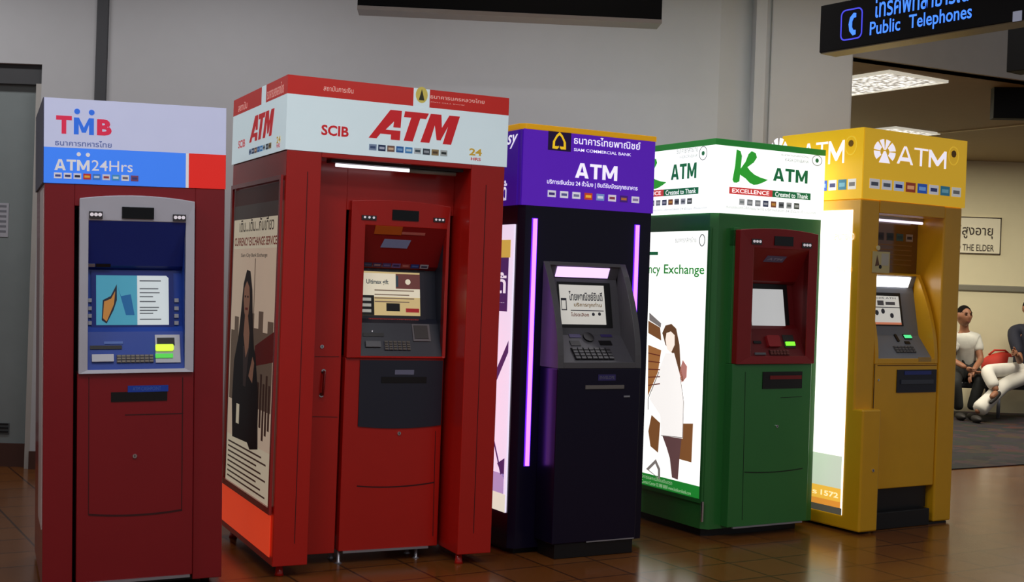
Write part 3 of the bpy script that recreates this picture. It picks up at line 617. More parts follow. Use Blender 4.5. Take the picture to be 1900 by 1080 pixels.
    m = MB(); m.rect(hood, hood.rect(697, 418, 744, 436), .001, .003, mat('orange sticker', (200, 96, 30), .4)); m.rect(hood, hood.rect(746, 430, 788, 437), .001, .002, mat('pink print', (200, 110, 100), .5)); a = hood.rect(709, 443, 759, 461); m.prism(hood, [(a[0], a[1]), (a[2]-.012, a[1]), (a[2], a[3]), (a[0]+.012, a[3])], .001, .003, mat('pale blue sticker', (140, 156, 200), .4)); m.build('sticker', bz)
    s0, s1 = inn[0]+.004, inn[2]-.004
    r1 = scr.rect(672, 503, 779, 587); t0, t1 = r1[1], r1[3]; m = MB(); r1 = (max(r1[0]-.02, s0), t0, r1[2], t1)
    lg = [((50, 60, 90), (90, 90, 120)), ((70, 50, 90), (160, 130, 130)), ((70, 60, 110), (110, 100, 150)), ((110, 90, 150), (60, 50, 90)), ((150, 60, 60), (190, 120, 110)), ((40, 60, 130), (80, 110, 180)), ((170, 170, 180), (60, 60, 90))]
    card_row(m, hood, spread(hood, 674, 490, 796, 495, 7, .9, .022), lg, .002); m.build('card_logo', bz)
    SW = mat('screen white cream', (222, 214, 190), .2, emit=.6); SC = mat('screen cream', (206, 184, 130), .2, emit=.55); RS = mat('screen red', (170, 40, 44), .3, emit=.4); TX = mat('screen dark text', (60, 84, 100), .3, emit=.15)
    W_, H_ = r1[2]-r1[0], t1-t0; Q = lambda a, b: (r1[0]+W_*a, t0+H_*b)
    m = MB(); m.rect(scr, (s0, t0-.03, r1[2]+.03, t1+.02), .001, .005, SL); m.rect(scr, (*Q(0, .0), *Q(1, 1)), .005, .007, SC); m.rect(scr, (*Q(0, .42), *Q(1, .96)), .007, .0075, SW)
    m.text(scr, 'Ultimax gift', (*Q(.12, .68), *Q(.48, .82)), .008, TX, .02); m.rect(scr, (*Q(.6, .62), *Q(1, .96)), .0075, .0085, mat('screen photo brown', (120, 70, 66), .3, emit=.3)); m.rect(scr, (*Q(.6, .66), *Q(.64, .92)), .0085, .009, TX); m.disc(scr, Q(.8, .78), .014, .0085, .009, SW, 12)
    for k, q_ in enumerate((.56, .46, .38, .3)): m.rect(scr, (*Q(.25, q_), *Q(.9-.08*(k % 2), q_+.025)), .0075, .0082, mat('screen print brown', (150, 130, 110), .3, emit=.2))
    m.rect(scr, (*Q(.44, .1), *Q(.66, .28)), .007, .0085, BLACK); m.rect(scr, (*Q(.76, .08), *Q(.98, .17)), .007, .0082, RS); m.rect(scr, (*Q(0, .0), *Q(.24, .45)), .0076, .009, BLACK)
    for k in range(3): m.rect(scr, (*Q(.04, .06+.13*k), *Q(.19, .13+.13*k)), .009, .01, mat('screen key white', (190, 190, 180), .3, emit=.4))
    m.build('screen', bz)
    m = MB(); rb = scr.rect(684, 590, 777, 598, .006); m.rect(scr, rb, .005, .008, mat('red banner', (150, 32, 34), .4)); m.text(scr, 'โปรดระวังมิจฉาชีพ ATM ต้องสงสัย', (rb[0]+.005, rb[1]+.003, rb[2]-.005, rb[3]-.002), .0085, mat('pink print', (200, 110, 100)), .01); m.build('banner', bz)
    m = MB(); rc = shelf.rect(763, 602, 799, 634); m.rect(shelf, rc, .001, .006, mat('reader grey', (110, 106, 110), .4)); m.rect(shelf, (rc[0]+.008, rc[1]+.012, rc[2]-.012, rc[3]-.008), .006, .009, mat('reader dark', (50, 44, 42), .4)); m.build('card_reader', bz)
    m = MB(); m.rect(shelf, shelf.rect(673, 618, 712, 625), .001, .004, BLACK); m.disc(shelf, shelf.at(690, 615), .004, .001, .005, CHROME); m.build('receipt_slot', bz)
    m = MB(); m.rect(shelf, shelf.rect(677, 634, 706, 645), .001, .012, mat('tray grey', (96, 98, 104), .4)); m.build('note_tray', bz)
    m = MB(); rk = shelf.rect(711, 633, 762, 651); m.rect(shelf, rk, .001, .004, mat('keypad plate', (70, 74, 96))); keypad(m, shelf, rk, .004, mat('keypad dark keys', (92, 84, 72), .4), 6, 4); m.build('keypad', bz)
    D = K.front(vC+.004); rd = D.rect(668, 668, 817, 790)
    m = MB(); m.prism(D, arc((rd[0], rd[1]+.004), (rd[2], rd[1]+.004), .012)+[(rd[2], rd[3]), (rd[0], rd[3])], 0, .006, SL); dp = m.build('deposit_panel', col)
    m = MB(); m.rect(D, D.rect(707, 699, 790, 710), .006, .009, BLACK); m.rect(D, D.rect(732, 686, 767, 695), .006, .008, mat('label grey blue', (120, 124, 150), .4)); m.build('deposit_slot', dp)
    lock(K, D, 740, 804, col); m = MB(); groove(m, D, arc(D.at(662, 902), D.at(806, 895), .012), .006, 0, RG); groove(m, D, [D.at(808, 800), D.at(803, 995)], .003, 0, RG); m.build('panel_seam', col)
    MB().box((c0+.02, vC-.004, .052), (c1-.05, vC+.03, .062), STEEL).build('kick_strip', col)
    for u in (c0+.01, c1-.1, ):
        for v in (vC+.03, .33): MB().tube([(u, v, 0), (u, v, .008), (u, v, .062)], [.02, .008, .008], STEEL, 10).build('leg', e)
kiosk_two()

# ---------------------------------------------------------------- curved-hood machine shared by the purple and the yellow kiosk
def bulge(v0, z1, v1, z0, n=8):
    """front edge of the cheek from the top (v0,z1), swelling forward to (v1,z0)"""
    return [(v0+(v1-v0)*math.sin(.5*math.pi*k/n)**.9, z1+(z0-z1)*k/n) for k in range(n+1)]
def curved_fascia(K, u0, u1, zb, zt, v0, v1, frm, ins, th, tt=.018):
    prof = bulge(v0, zt, v1, zb)
    m = MB(); back = v0+.02
    for a, b in ((u0, u0+th), (u1-th, u1)): m.side(a, b, [(back, zb), (back, zt)]+prof, frm)
    m.side(u0+th, u1-th, [(back, zt-tt), (back, zt)]+[(v0-.004, zt), (v0-.008, zt-tt)], frm)
    m.side(u0+th, u1-th, [(back, zb), (back, zb+.02), (v1+.02, zb+.03), (v1, zb+.03), (v1, zb)], frm)
    fz = m.build('fascia', K.e, .002)
    H = zt-zb; q = [(v0+.002, zt-tt), (v0+.03, zt-.16*H), (v0+.02, zt-.22*H), (v0-.03 if v1 < v0-.1 else v0-.02, zb+.30*H), (v1+.02, zb+.03)]
    m = MB(); m.sheet(u0+th, u1-th, q, ins)
    m.build('recess', fz)
    return fz, K.slope(q[1][0], q[1][1], q[0][0], q[0][1]), K.slope(q[3][0], q[3][1], q[2][0], q[2][1]), K.slope(q[4][0], q[4][1], q[3][0], q[3][1])

# ---------------------------------------------------------------- kiosk 3: near-black body, purple header
def kiosk_three():
    K = Kiosk(2, 'near-black kiosk with a purple header, gold edge and glowing violet side tubes'); e = K.e; F = K.front(0); Lf = K.left(0)
    BD = mat('midnight violet paint', (16, 11, 38), .3, coat=.15, spec=.3); w = K.w; d = .8; zs, zt = 1.75, 2.157
    Fz_ = Face(K.M, (0, 0, 0), (1, 0, 0), (0, 1, 0))
    p = -.175; Fp = K.front(p); u0, u1 = .148, .645; zb = Fp.at(1040, 684)[1]; ztf = F.at(1075, 487)[1]
    cab = holed_cabinet(K, .006, w-.01, d, .03, zs, (u0+.005, u1-.005, zb, ztf-.005), .06, BD, .03)
    b = MB(); b.box((.05, .04, 0), (w-.05, d-.05, .03), BLACK); b.build('plinth', e)
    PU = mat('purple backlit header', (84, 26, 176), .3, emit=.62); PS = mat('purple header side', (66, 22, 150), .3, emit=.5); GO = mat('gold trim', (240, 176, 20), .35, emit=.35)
    zg = F.at(1090, 249)[1]
    m = MB(); m.box((.002, .004, zs), (w, d, zt-.03), PS); hd = m.build('header_box', e)
    m = MB(); m.rect(F, (.008, zs, w-.002, zt-.027), 0, .004, PU); m.build('sign_face', hd)
    m = MB(); m.prism(Fz_, [(-.006, .022), (.02, -.008), (w+.004, -.008), (w+.004, d), (-.006, d)], zt-.028, zt, GO); m.build('top_trim', hd, .004)
    m = MB(); m.rect(Lf, (-d+.01, zs, -.03, zt-.034), 0, .004, PS); m.build('sign_face', hd)
    n = .0055; WI = mat('white backlit lettering', (240, 236, 250), .4, emit=.8); m = MB()
    DP = mat('dark purple square', (38, 12, 70), .4, emit=.2); YE = mat('yellow emblem', (244, 200, 30), .4, emit=.6)
    a = F.rect(1017, 240, 1058, 282); m.rect(F, a, .004, .005, DP)
    cx, cy = F.at(1037, 262); R = .040
    lo = [(cx-R, cy-R), (cx-R*.95, cy-R*.1), (cx-R*.45, cy+R*.75), (cx, cy+R*1.15), (cx+R*.45, cy+R*.75), (cx+R*.95, cy-R*.1), (cx+R, cy-R), (cx+R*.3, cy-R*1.02), (cx, cy-R*.8), (cx-R*.3, cy-R*1.02)]
    li = [(cx+(p[0]-cx)*.66, cy+(p[1]-cy)*.66) for p in lo]; m.ring(F, lo, li, .005, .006, YE); m.rect(F, (cx-.003, cy-R*1.1, cx+.003, cy-R*.5), .006, .0065, DP)
    a = F.rect(1064, 262, 1187, 278); m.text(F, 'ธนาคารไทยพาณิชย์', (a[0], a[1]-.002, a[2], a[3]+.03), n, WI, .012); a = F.rect(1064, 277, 1170, 286); m.text(F, 'SIAM COMMERCIAL BANK', (a[0], a[1]-.012, a[2], a[3]+.006), n, WI, .01)
    a = F.rect(1067, 302, 1144, 336); m.block(F, 'ATM', (a[0], a[1], a[2], a[3]), n, WI, .24, .08)
    a = F.rect(1014, 339, 1182, 352); m.text(F, 'บริการเงินด่วน 24 ชั่วโมง | ยินดีรับบัตรทุกธนาคาร', (a[0], a[1]-.012, a[2], a[3]+.022), n, WI, .016); m.build('lettering', hd)
    m = MB(); cc = [((220, 220, 235), (60, 40, 120)), ((230, 230, 240), (90, 90, 150)), ((230, 230, 240), (120, 120, 160)), ((200, 70, 40), (250, 190, 60)), ((120, 150, 210), (220, 230, 245)), ((230, 220, 235), (140, 60, 80)), ((70, 30, 120), (180, 110, 60)), ((225, 220, 235), (140, 120, 170))]
    card_row(m, F, spread(F, 1015, 361, 1192, 370, 8, .66, .034), cc, n, .5); m.build('card_logo', hd)
    m = MB(); a = Lf.rect(925, 247, 962, 274); m.text(Lf, 'Easy', (a[0], a[1], a[2], a[3]), n, WI, .012, .35); m.text(Lf, 'ได้', Lf.rect(930, 336, 941, 372), n, WI, .02); m.build('lettering', hd)
    # light-box poster on the left
    s1 = Lf.at(946, 700)[0]; s0 = -d+.08; t0 = Lf.at(939, 952)[1]; t1 = Lf.at(957, 416)[1]
    LB = mat('violet white light box', (236, 226, 250), .4, emit=.85); PV = mat('printed violet', (94, 62, 140), .4, emit=.35); m = MB(); m.rect(Lf, (s0, t0, s1, t1), -.006, .004, LB); ps = m.build('side_poster', e)
    m = MB(); nn_ = .0045; q = Lf
    zA = q.at(940, 478)[1]; zB = q.at(940, 578)[1]; m.rect(q, (s0, zB, s1-.045, zA), .004, nn_, PV); m.rect(q, (s0, zA, s1-.03, zA+.09), .004, nn_, mat('printed yellow', (224, 196, 90), .4, emit=.6))
    a = q.rect(926, 505, 944, 545); m.text(q, 'เร็วได้', (a[2]-.45, a[1], a[2]-.02, a[3]), nn_+.001, WI, .02); a = q.rect(926, 553, 944, 570); m.text(q, 'ทันใจดีชีวิต', (a[2]-.35, a[1]+.02, a[2]-.04, a[3]-.02), nn_+.001, WI, .01)
    m.cut(); P1 = q.at(945, 632); P2 = q.at(921, 715); m.prism(q, [P1, (P1[0], P1[1]-.06), (P2[0]-.1, P2[1]-.12), (P2[0]-.1, P2[1]-.05)], .004, nn_, PV)
    m.cut(); P3 = q.at(917, 815); P4 = q.at(931, 880); groove(m, q, [(P3[0]-.2, P3[1]+.25), P3, P4], .012, .004, PV); m.prism(q, [(P4[0]-.045, P4[1]+.05), (P4[0]+.03, P4[1]+.085), (P4[0]+.03, P4[1]-.02)], .004, nn_, PV)
    m.cut(); zC = q.at(936, 917)[1]; m.rect(q, (s0, t0, s1, zC), .004, nn_, mat('printed pale cream', (232, 232, 214), .4, emit=.8)); m.rect(q, (s0, zC, s1-.02, zC+.1), .004, nn_, mat('printed lilac', (186, 160, 214), .4, emit=.7)); m.build('poster_print', ps)
    # violet tubes
    NE = mat('violet neon core', (214, 120, 255), .3, emit=2.0); NH = mat('blue violet tube edge', (96, 30, 250), .3, emit=1.4)
    a = F.at(993, 405); b_ = F.at(976, 865); u = (a[0]+b_[0])/2
    for (x0, y0, x1, y1) in ((993, 405, 976, 865), (1182, 417, 1178, 700)):
        a = F.at(x0, y0); b_ = F.at(x1, y1); u = (a[0]+b_[0])/2 if x0 < 1100 else a[0]-.0
        m = MB(); m.box((u-.016, -.004, b_[1]), (u+.016, .004, a[1]), NH); m.tube([(u, -.006, b_[1]+.003), (u, -.006, a[1]-.003)], .0105, NE, 10); m.build('light_tube', e)
    # machine
    GR = mat('charcoal fascia', (88, 88, 92), .4); GI = mat('charcoal recess', (86, 86, 92), .45)
    m = MB(); m.box((u0, p, .075), (u1, 0, zb), BD, .006); col = m.build('lower_door', e)
    MB().box((u0+.02, p+.01, 0), (u1-.01, -.0, .075), BLACK, .003).build('column_plinth', e)
    MB().box((u0+.2, p-.002, .074), (u1-.01, p+.01, .08), STEEL).build('kick_strip', col)
    fz, top, scr, shelf = curved_fascia(K, u0, u1, zb, ztf, 0., p, GR, GI, .035)
    LP = mat('lavender lamp panel', (226, 190, 255), .3, emit=1.3); r = top.rect(1034, 494, 1126, 516)
    m = MB(); m.rect(top, (max(r[0], u0+.04), r[1], r[2], r[3]), .001, .006, LP); m.build('lamp_panel', fz)
    r = scr.rect(1036, 528, 1124, 603); t0, t1 = r[1], r[3]; r = (max(r[0], u0+.045), t0, r[2], t1); W_, H_ = r[2]-r[0], t1-t0; Q = lambda a, b: (r[0]+W_*a, t0+H_*b)
    SW = mat('screen grey white', (206, 204, 196), .25, emit=.6); TK = mat('screen dark ink', (56, 56, 66), .3, emit=.1)
    m = MB(); m.rect(scr, (r[0]-.008, t0-.015, r[2]+.04, t1+.015), .001, .004, BLACK); m.rect(scr, r, .004, .006, SW); m.text(scr, 'ไทยพาณิชย์ยินดี', (*Q(.2, .6), *Q(.95, .84)), .0066, TK, .02); m.text(scr, 'บริการทุกท่าน', (*Q(.3, .42), *Q(.92, .56)), .0066, mat('screen ochre', (140, 110, 50), .3, emit=.2), .02)
    m.rect(scr, (*Q(.22, .34), *Q(.96, .36)), .006, .0065, TK); m.text(scr, 'โปรดเลือก', (*Q(.22, .2), *Q(.62, .3)), .0066, mat('screen rust', (130, 70, 50), .3, emit=.2), .02); m.disc(scr, Q(.72, .26), .009, .006, .0066, TK, 10); m.disc(scr, Q(.86, .27), .009, .006, .0066, TK, 10); m.cut(); m.rect(scr, (*Q(.02, .35), *Q(.14, .66)), .006, .0065, TK); m.rect(scr, (*Q(.03, .38), *Q(.12, .6)), .0065, .007, SW); m.build('screen', fz)
    m = MB(); m.rect(shelf, shelf.rect(1056, 633, 1078, 642), .001, .004, BLACK); m.rect(shelf, shelf.rect(1054, 620, 1078, 627), .001, .003, mat('violet print', (64, 54, 110), .4)); m.build('receipt_slot', fz)
    c = shelf.at(1091, 627); m = MB(); m.disc(shelf, c, .03, .001, .01, BLACK, 14); m.build('card_reader', fz)
    m = MB(); m.rect(shelf, shelf.rect(1111, 617, 1136, 626), .001, .003, mat('violet print', (64, 54, 110))); m.rect(shelf, shelf.rect(1110, 633, 1136, 641), .001, .004, BLACK); m.build('label', fz)
    m = MB(); rk = shelf.rect(1058, 646, 1140, 668); m.rect(shelf, rk, .001, .004, BLACK); keypad(m, shelf, rk, .004, mat('keypad charcoal keys', (76, 76, 80), .4), 7, 4); m.build('keypad', fz)
    D = K.front(p); m = MB(); m.rect(D, D.rect(1086, 715, 1157, 721), 0, .006, mat('slot lip grey', (120, 116, 112), .4)); m.build('deposit_slot', col)
    m = MB(); a = D.rect(1110, 695, 1142, 706); m.rect(D, a, 0, .002, mat('violet label', (54, 46, 110), .4)); m.text(D, 'ENVELOPE', (a[0]+.008, a[1]+.008, a[2]-.008, a[3]-.008), .0025, GREYP); m.build('label', col)
    m = MB(); m.rect(D, D.rect(1157, 734, 1168, 737), 0, .004, STEEL); m.build('keyhole', col)
    m = MB(); m.rect(Face(K.M, (u0, 0, 0), (0, -1, 0), (0, 0, 1)), (0, .03, .001, .04), 0, .001, BD)
kiosk_three()

# ---------------------------------------------------------------- kiosk 4: green body, white header
def kiosk_four():
    K = Kiosk(3, 'green kiosk with a glowing white header and a dark red machine face'); e = K.e; F = K.front(0); Lf = K.left(0)
    GN = mat('green paint', (50, 128, 60), .32, coat=.35); w = K.w; d = .8; zs, zt = 1.782, 2.187
    Fz_ = Face(K.M, (0, 0, 0), (1, 0, 0), (0, 1, 0)); ch = .035
    vC = -.065; FC = K.front(vC); c0, c1 = FC.at(1371, 430)[0], FC.at(1514, 500)[0]
    out = (c0+.004, FC.at(1440, 675)[1], c1, FC.at(1512, 435)[1]); inn = (FC.at(1395, 560)[0], FC.at(1440, 661)[1], FC.at(1497, 560)[0], FC.at(1440, 462)[1])
    cab = holed_cabinet(K, .004, w-.012, d, .045, zs, (inn[0]-.006, inn[2]+.006, inn[1]-.004, inn[3]+.004), .12, GN, ch)
    MB().prism(Fz_, [(.03, .06), (.06, .035), (w-.1, .035), (w-.1, d-.04), (.03, d-.04)], 0, .045, BLACK).build('plinth', e)
    WH = mat('white glowing header', (250, 252, 250), .35, emit=1.05); GT = mat('green header trim', (44, 150, 60), .35, emit=.3); zg = zt-.035
    m = MB(); m.box((.003, .004, zs), (w-.003, d, zt-.002), WH); hd = m.build('header_box', e)
    m = MB(); m.rect(F, (0, zs, w, zg), 0, .004, WH); m.build('sign_face', hd); m = MB(); m.rect(Lf, (-d, zs, 0, zg), 0, .004, WH); m.build('sign_face', hd)
    m = MB(); m.box((-.006, -.006, zg), (w+.003, d, zt), GT, .002); m.build('top_trim', hd)
    KG = mat('leaf green lettering', (48, 172, 52), .4, emit=.55); DG_ = mat('deep green lettering', (24, 124, 74), .4, emit=.4); RD = mat('red strip', (226, 74, 72), .4, emit=.5); n = .0055
    def bigk(m, F, r, n):
        s0, t0, s1, t1 = r; W_ = s1-s0; H = t1-t0; P = lambda L: [(s0+W_*a, t0+H*b) for a, b in L]
        m.prism(F, P([(.04, 0), (.0, .08), (.06, .5), (.09, 1), (.2, .97), (.25, .82), (.22, .4), (.2, .05), (.12, 0)]), n-.001, n, KG)
        m.prism(F, P([(.2, .40), (.36, .66), (.44, .9), (.53, 1), (.65, .95), (.69, .82), (.6, .66), (.42, .5), (.5, .4), (.64, .29), (.82, .22), (1.04, .17), (.9, .08), (.74, .0), (.62, -.02), (.5, .03), (.38, .15), (.2, .26)]), n-.001, n, KG)
    GYT = mat('pale grey lettering', (150, 162, 154), .4, emit=.25)
    def side_sign(F, kx, atm, bank, em, strip, cards, fine):
        m = MB(); bigk(m, F, kx, n); m.block(F, 'ATM', atm, n, DG_, .25, .1)
        m.text(F, 'ธนาคารกสิกรไทย', bank, n, GYT, .004); m.text(F, 'KASIKORNBANK', (bank[0]+.03, bank[1]-.03, bank[2], bank[1]-.012), n, GYT); 
        c = ((em[0]+em[2])/2, (em[1]+em[3])/2); m.circ(F, c, (em[2]-em[0])/2, .004, .004, n, mat('emblem grey', (140, 150, 144), .4, emit=.3), 20, (em[3]-em[1])/2); m.disc(F, c, .013, .004, n, DG_, 10); m.cut('emblem')
        m.cut(); s0, t0, s1, t1 = strip; sm = s0+(s1-s0)*.52; m.rect(F, (s0, t0, sm, t1), .004, n-.0007, RD); m.rect(F, (sm, t0, s1, t1), .004, n-.0007, DG_); 
        m.text(F, 'EXCELLENCE', (s0+.02, t0+.008, sm-.025, t1-.008), n, WH, .01); m.text(F, 'Created to Thank', (sm+.02, t0+.005, s1-.02, t1-.006), n, WH, .004)
        m.text(F, 'ถอนเงินสดได้ทุกธนาคาร บริการตลอด 24 ชั่วโมง ทั่วประเทศ', fine, n, GYT); m.build('lettering', hd)
        m = MB(); cc = [((215, 220, 220), (160, 170, 170)), ((150, 156, 160), (210, 215, 215)), ((160, 166, 170), (215, 220, 220)), ((70, 80, 110), (190, 195, 205)), ((150, 90, 60), (235, 170, 80)), ((130, 136, 140), (70, 76, 80)), ((200, 205, 205), (110, 120, 120)), ((90, 100, 90), (200, 205, 200))]
        card_row(m, F, cards, cc, n, .3); m.build('card_logo', hd)
    a = F.rect(1352, 351, 1503, 368); mid = (F.at(1430, 359)[1]); st = (F.at(1352, 357)[0], mid-.02, F.at(1503, 362)[0], mid+.018)
    zf = F.at(1420, 389)[1]
    side_sign(F, F.rect(1360, 277, 1421, 344), F.rect(1434, 311, 1497, 341), F.rect(1449, 284, 1500, 294), F.rect(1506, 287, 1524, 309), st, spread(F, 1370, 375, 1486, 383, 8, .68, .034), (F.at(1346, 389)[0], zf-.012, F.at(1512, 389)[0], zf+.01))
    q = Lf; mid = q.at(1250, 357)[1]; sx = q.at(1297, 353)[0]
    a1 = q.rect(1247, 306, 1293, 332); wA = .27; ax = q.at(1293, 318)[0]; kx1 = q.at(1236, 330)[0]; kt = q.at(1225, 349)[1]
    side_sign(q, (kx1-.27, kt, kx1, zs+.335), (a1[0], a1[1]+.005, a1[2], a1[3]), (ax-.18, q.at(1280, 283)[1], ax+.01, q.at(1280, 283)[1]+.035), q.rect(1299, 272, 1313, 297), (sx-.66, mid-.018, sx, mid+.02), [(sx-.5+.058*i, q.at(1250, 375)[1]-.016, sx-.5+.058*i+.042, q.at(1250, 375)[1]+.016) for i in range(8)], (sx-.6, q.at(1260, 388)[1]-.01, sx+.08, q.at(1260, 388)[1]+.008))
    # poster
    s1 = q.at(1309, 650)[0]; s0 = -d+.06; t1 = q.at(1313, 428)[1]; t0 = q.at(1300, 903)[1]
    PW = mat('white glowing poster', (250, 250, 246), .4, emit=1.1); m = MB(); m.ring(q, [(s0-.02, t0-.09), (s1+.02, t0-.09), (s1+.02, t1+.02), (s0-.02, t1+.02)], [(s0, t0-.07), (s1, t0-.07), (s1, t1), (s0, t1)], 0, .01, GN); m.rect(q, (s0, t0, s1, t1), 0, .004, PW); ps = m.build('side_poster', e)
    m = MB(); nn_ = .005; bx = lambda x, y: q.at(x, y)
    GP = mat('poster bright green', (40, 160, 60), .4, emit=.45); m.rect(q, (s0, t0-.068, s1, t0), .004, .0045, GP)
    for k, f in enumerate((.1, .3, .62)): pass
    m.text(q, 'บริการแลกเปลี่ยนเงินตรา', (s0+.15, t0-.03, s1-.25, t0-.006), nn_, mat('poster pale green', (200, 232, 190), .4, emit=.5)); m.text(q, 'K-Contact Center 02 888 8888 www.kasikornbank.com', (s0+.15, t0-.06, s1-.08, t0-.04), nn_, mat('poster pale green', (200, 232, 190)))
    a = q.at(1308, 508); m.text(q, 'Currency', (a[0]-.72, a[1]-.02, a[0]-.40, a[1]+.05), nn_, GP, .012); m.text(q, 'Exchange', (a[0]-.365, a[1]-.02, a[0], a[1]+.05), nn_, GP, .012)
    a = q.at(1304, 446); m.text(q, 'ธนาคารกสิกรไทย', (a[0]-.24, a[1]-.01, a[0]-.05, a[1]+.02), nn_, GYT); m.cut(); m.circ(q, (a[0]+.0, a[1]+.0), .026, .006, .004, nn_, mat('emblem grey', (140, 150, 144)), 16, .035); m.cut()
    a = q.at(1222, 470); m.rect(q, (a[0]-.2, a[1]-.01, a[0], a[1]+.008), .004, nn_, DG_)
    m.cut(); HB = mat('poster brown hair', (150, 104, 70), .5, emit=.3); SK = mat('poster warm skin', (252, 236, 222), .5, emit=.95); LG = mat('poster stockings', (146, 104, 104), .5, emit=.3); BG = mat('poster brown bag', (176, 116, 68), .5, emit=.35); BK_ = mat('poster orange bricks', (206, 136, 76), .5, emit=.45); OL = mat('poster grey outline', (168, 160, 156), .5, emit=.4)
    Z = lambda L: [q.at(*p) for p in L]
    m.prism(q, Z([(1204, 640), (1228, 650), (1222, 690), (1203, 735)]), .004, .0044, BK_)
    for k in range(5): groove(m, q, Z([(1204, 655+k*15), (1226, 660+k*13)]), .006, .0044, mat('poster brick line', (150, 70, 50), .5, emit=.3))
    m.cut(); m.prism(q, Z([(1204, 595), (1226, 608), (1228, 632), (1204, 618)]), .004, .0044, BG); m.prism(q, Z([(1206, 580), (1228, 600), (1227, 608), (1206, 594)]), .0044, .0046, OL)
    m.cut(); m.prism(q, Z([(1210, 770), (1204, 800), (1208, 828), (1222, 840), (1226, 785)]), .004, .0044, BG); m.cut(); m.prism(q, Z([(1256, 786), (1287, 786), (1284, 858), (1262, 852), (1250, 820)]), .004, .0044, BG)
    m.cut(); m.prism(q, Z([(1236, 640), (1230, 618), (1236, 604), (1247, 601), (1256, 610), (1262, 640), (1264, 680), (1270, 708), (1258, 700), (1252, 660)]), .0044, .0047, HB)
    m.prism(q, Z([(1236, 630), (1238, 618), (1246, 615), (1253, 622), (1253, 640), (1246, 655), (1239, 648)]), .0047, .005, SK)
    m.cut(); m.prism(q, Z([(1268, 668), (1276, 680), (1275, 700), (1266, 710), (1262, 690)]), .0044, .0047, mat('poster pink patch', (222, 150, 140), .5, emit=.5))
    m.prism(q, Z([(1230, 808), (1266, 812), (1262, 850), (1259, 890), (1248, 886), (1244, 850), (1238, 830)]), .0046, .0049, LG)
    DRS = mat('poster white dress', (248, 244, 240), .5, emit=.95); m.prism(q, Z([(1236, 655), (1252, 655), (1264, 700), (1270, 740), (1268, 814), (1228, 808), (1226, 770), (1206, 740), (1222, 690)]), .0047, .0051, DRS)
    groove(m, q, Z([(1224, 690), (1204, 740), (1204, 760)]), .006, .0051, OL); groove(m, q, Z([(1264, 700), (1270, 745), (1268, 812), (1228, 808)]), .004, .0051, OL)
    m.cut(); m.ring(q, Z([(1200, 870), (1218, 852), (1226, 870), (1226, 890)]), Z([(1205, 872), (1217, 860), (1222, 872), (1222, 886)]), .004, .0048, OL); m.build('poster_print', ps)
    m = MB(); a = q.rect(1299, 912, 1303, 968); m.rect(q, (s1+.022, .09, s1+.03, .2), 0, .012, CHROME); m.build('edge_strip', e)
    # machine column
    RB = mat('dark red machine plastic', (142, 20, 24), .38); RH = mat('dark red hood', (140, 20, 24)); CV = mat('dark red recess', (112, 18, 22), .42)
    m = MB(); m.box((c0-.008, vC+.004, .06), (c1-.002, .002, out[1]), GN, .004); m.box((c0-.008, vC+.03, out[1]), (inn[0]-.004, .002, out[3]), GN, .002); m.box((inn[2]+.004, vC+.03, out[1]), (c1-.002, .002, out[3]), GN, .002); m.box((c0-.008, vC+.03, inn[3]+.004), (c1-.002, .002, out[3]+.012), GN, .002); col = m.build('lower_door', e)
    F2, bz, hood, scr, shelf, rec = ncr_fascia(K, vC, out, inn, .018, RB, CV, RH, .13); nb = .009
    # let the recess reach back through the column and the cabinet front
    MB().rect(F2, F2.rect(1435, 438, 1469, 457), nb, nb+.004, GLASS_DARK).build('camera_window', bz)
    lamp_cluster(K, F2, F2.rect(1393, 443, 1411, 454), nb, bz); lamp_cluster(K, F2, F2.rect(1486, 450, 1503, 461), nb, bz)
    a = hood.rect(1420, 474, 1455, 487); m = MB(); m.prism(hood, [(a[0], a[1]), (a[2]-.016, a[1]), (a[2], a[3]), (a[0]+.016, a[3])], .001, .003, mat('grey logo plate', (104, 96, 128), .4)); m.text(hood, 'ATM', (a[0]+.02, a[1]+.012, a[2]-.02, a[3]-.012), .0035, mat('grey print', (160, 156, 180), .4), .03, .3); m.build('sticker', bz)
    s0_, s1_ = inn[0]+.004, inn[2]-.004
    r = scr.rect(1397, 536, 1456, 607); r = (max(r[0]-.03, s0_), r[1], r[2], r[3]); m = MB(); m.rect(scr, (s0_, r[1]-.02, r[2]+.035, r[3]+.03), .001, .004, BLACK)
    m.rect(scr, (r[0], r[1], r[2], r[3]), .004, .007, mat('blank pale screen', (198, 200, 200), .25, emit=.62)); m.build('screen', bz)
    m = MB(); m.prism(shelf, rr(*shelf.rect(1418, 624, 1447, 645), .01), .001, .02, mat('red reader hood', (160, 30, 36), .35)); m.build('card_reader', bz)
    m = MB(); m.rect(shelf, shelf.rect(1450, 622, 1476, 646), .001, .004, mat('reader dark', (50, 44, 42))); m.rect(shelf, shelf.rect(1456, 635, 1474, 642), .004, .01, mat('green display', (120, 255, 50), .3, emit=1.3)); m.build('display', bz)
    m = MB(); m.rect(shelf, shelf.rect(1397, 633, 1412, 638), .001, .005, BLACK); m.cut('receipt_slot'); m.rect(shelf, shelf.rect(1399, 655, 1420, 659), .001, .008, mat('tray grey', (96, 98, 104))); m.build('note_tray', bz)
    m = MB(); rk = shelf.rect(1426, 650, 1464, 659); m.rect(shelf, rk, .001, .004, BLACK); keypad(m, shelf, rk, .004, mat('keypad red keys', (120, 60, 54), .4), 6, 3); m.build('keypad', bz)
    D = K.front(vC+.004); m = MB(); m.rect(D, D.rect(1415, 690, 1487, 720), 0, .004, BLACK); m.rect(D, D.rect(1428, 697, 1486, 703), .004, .006, mat('dark red strip', (130, 24, 26), .4)); m.build('deposit_slot', col)
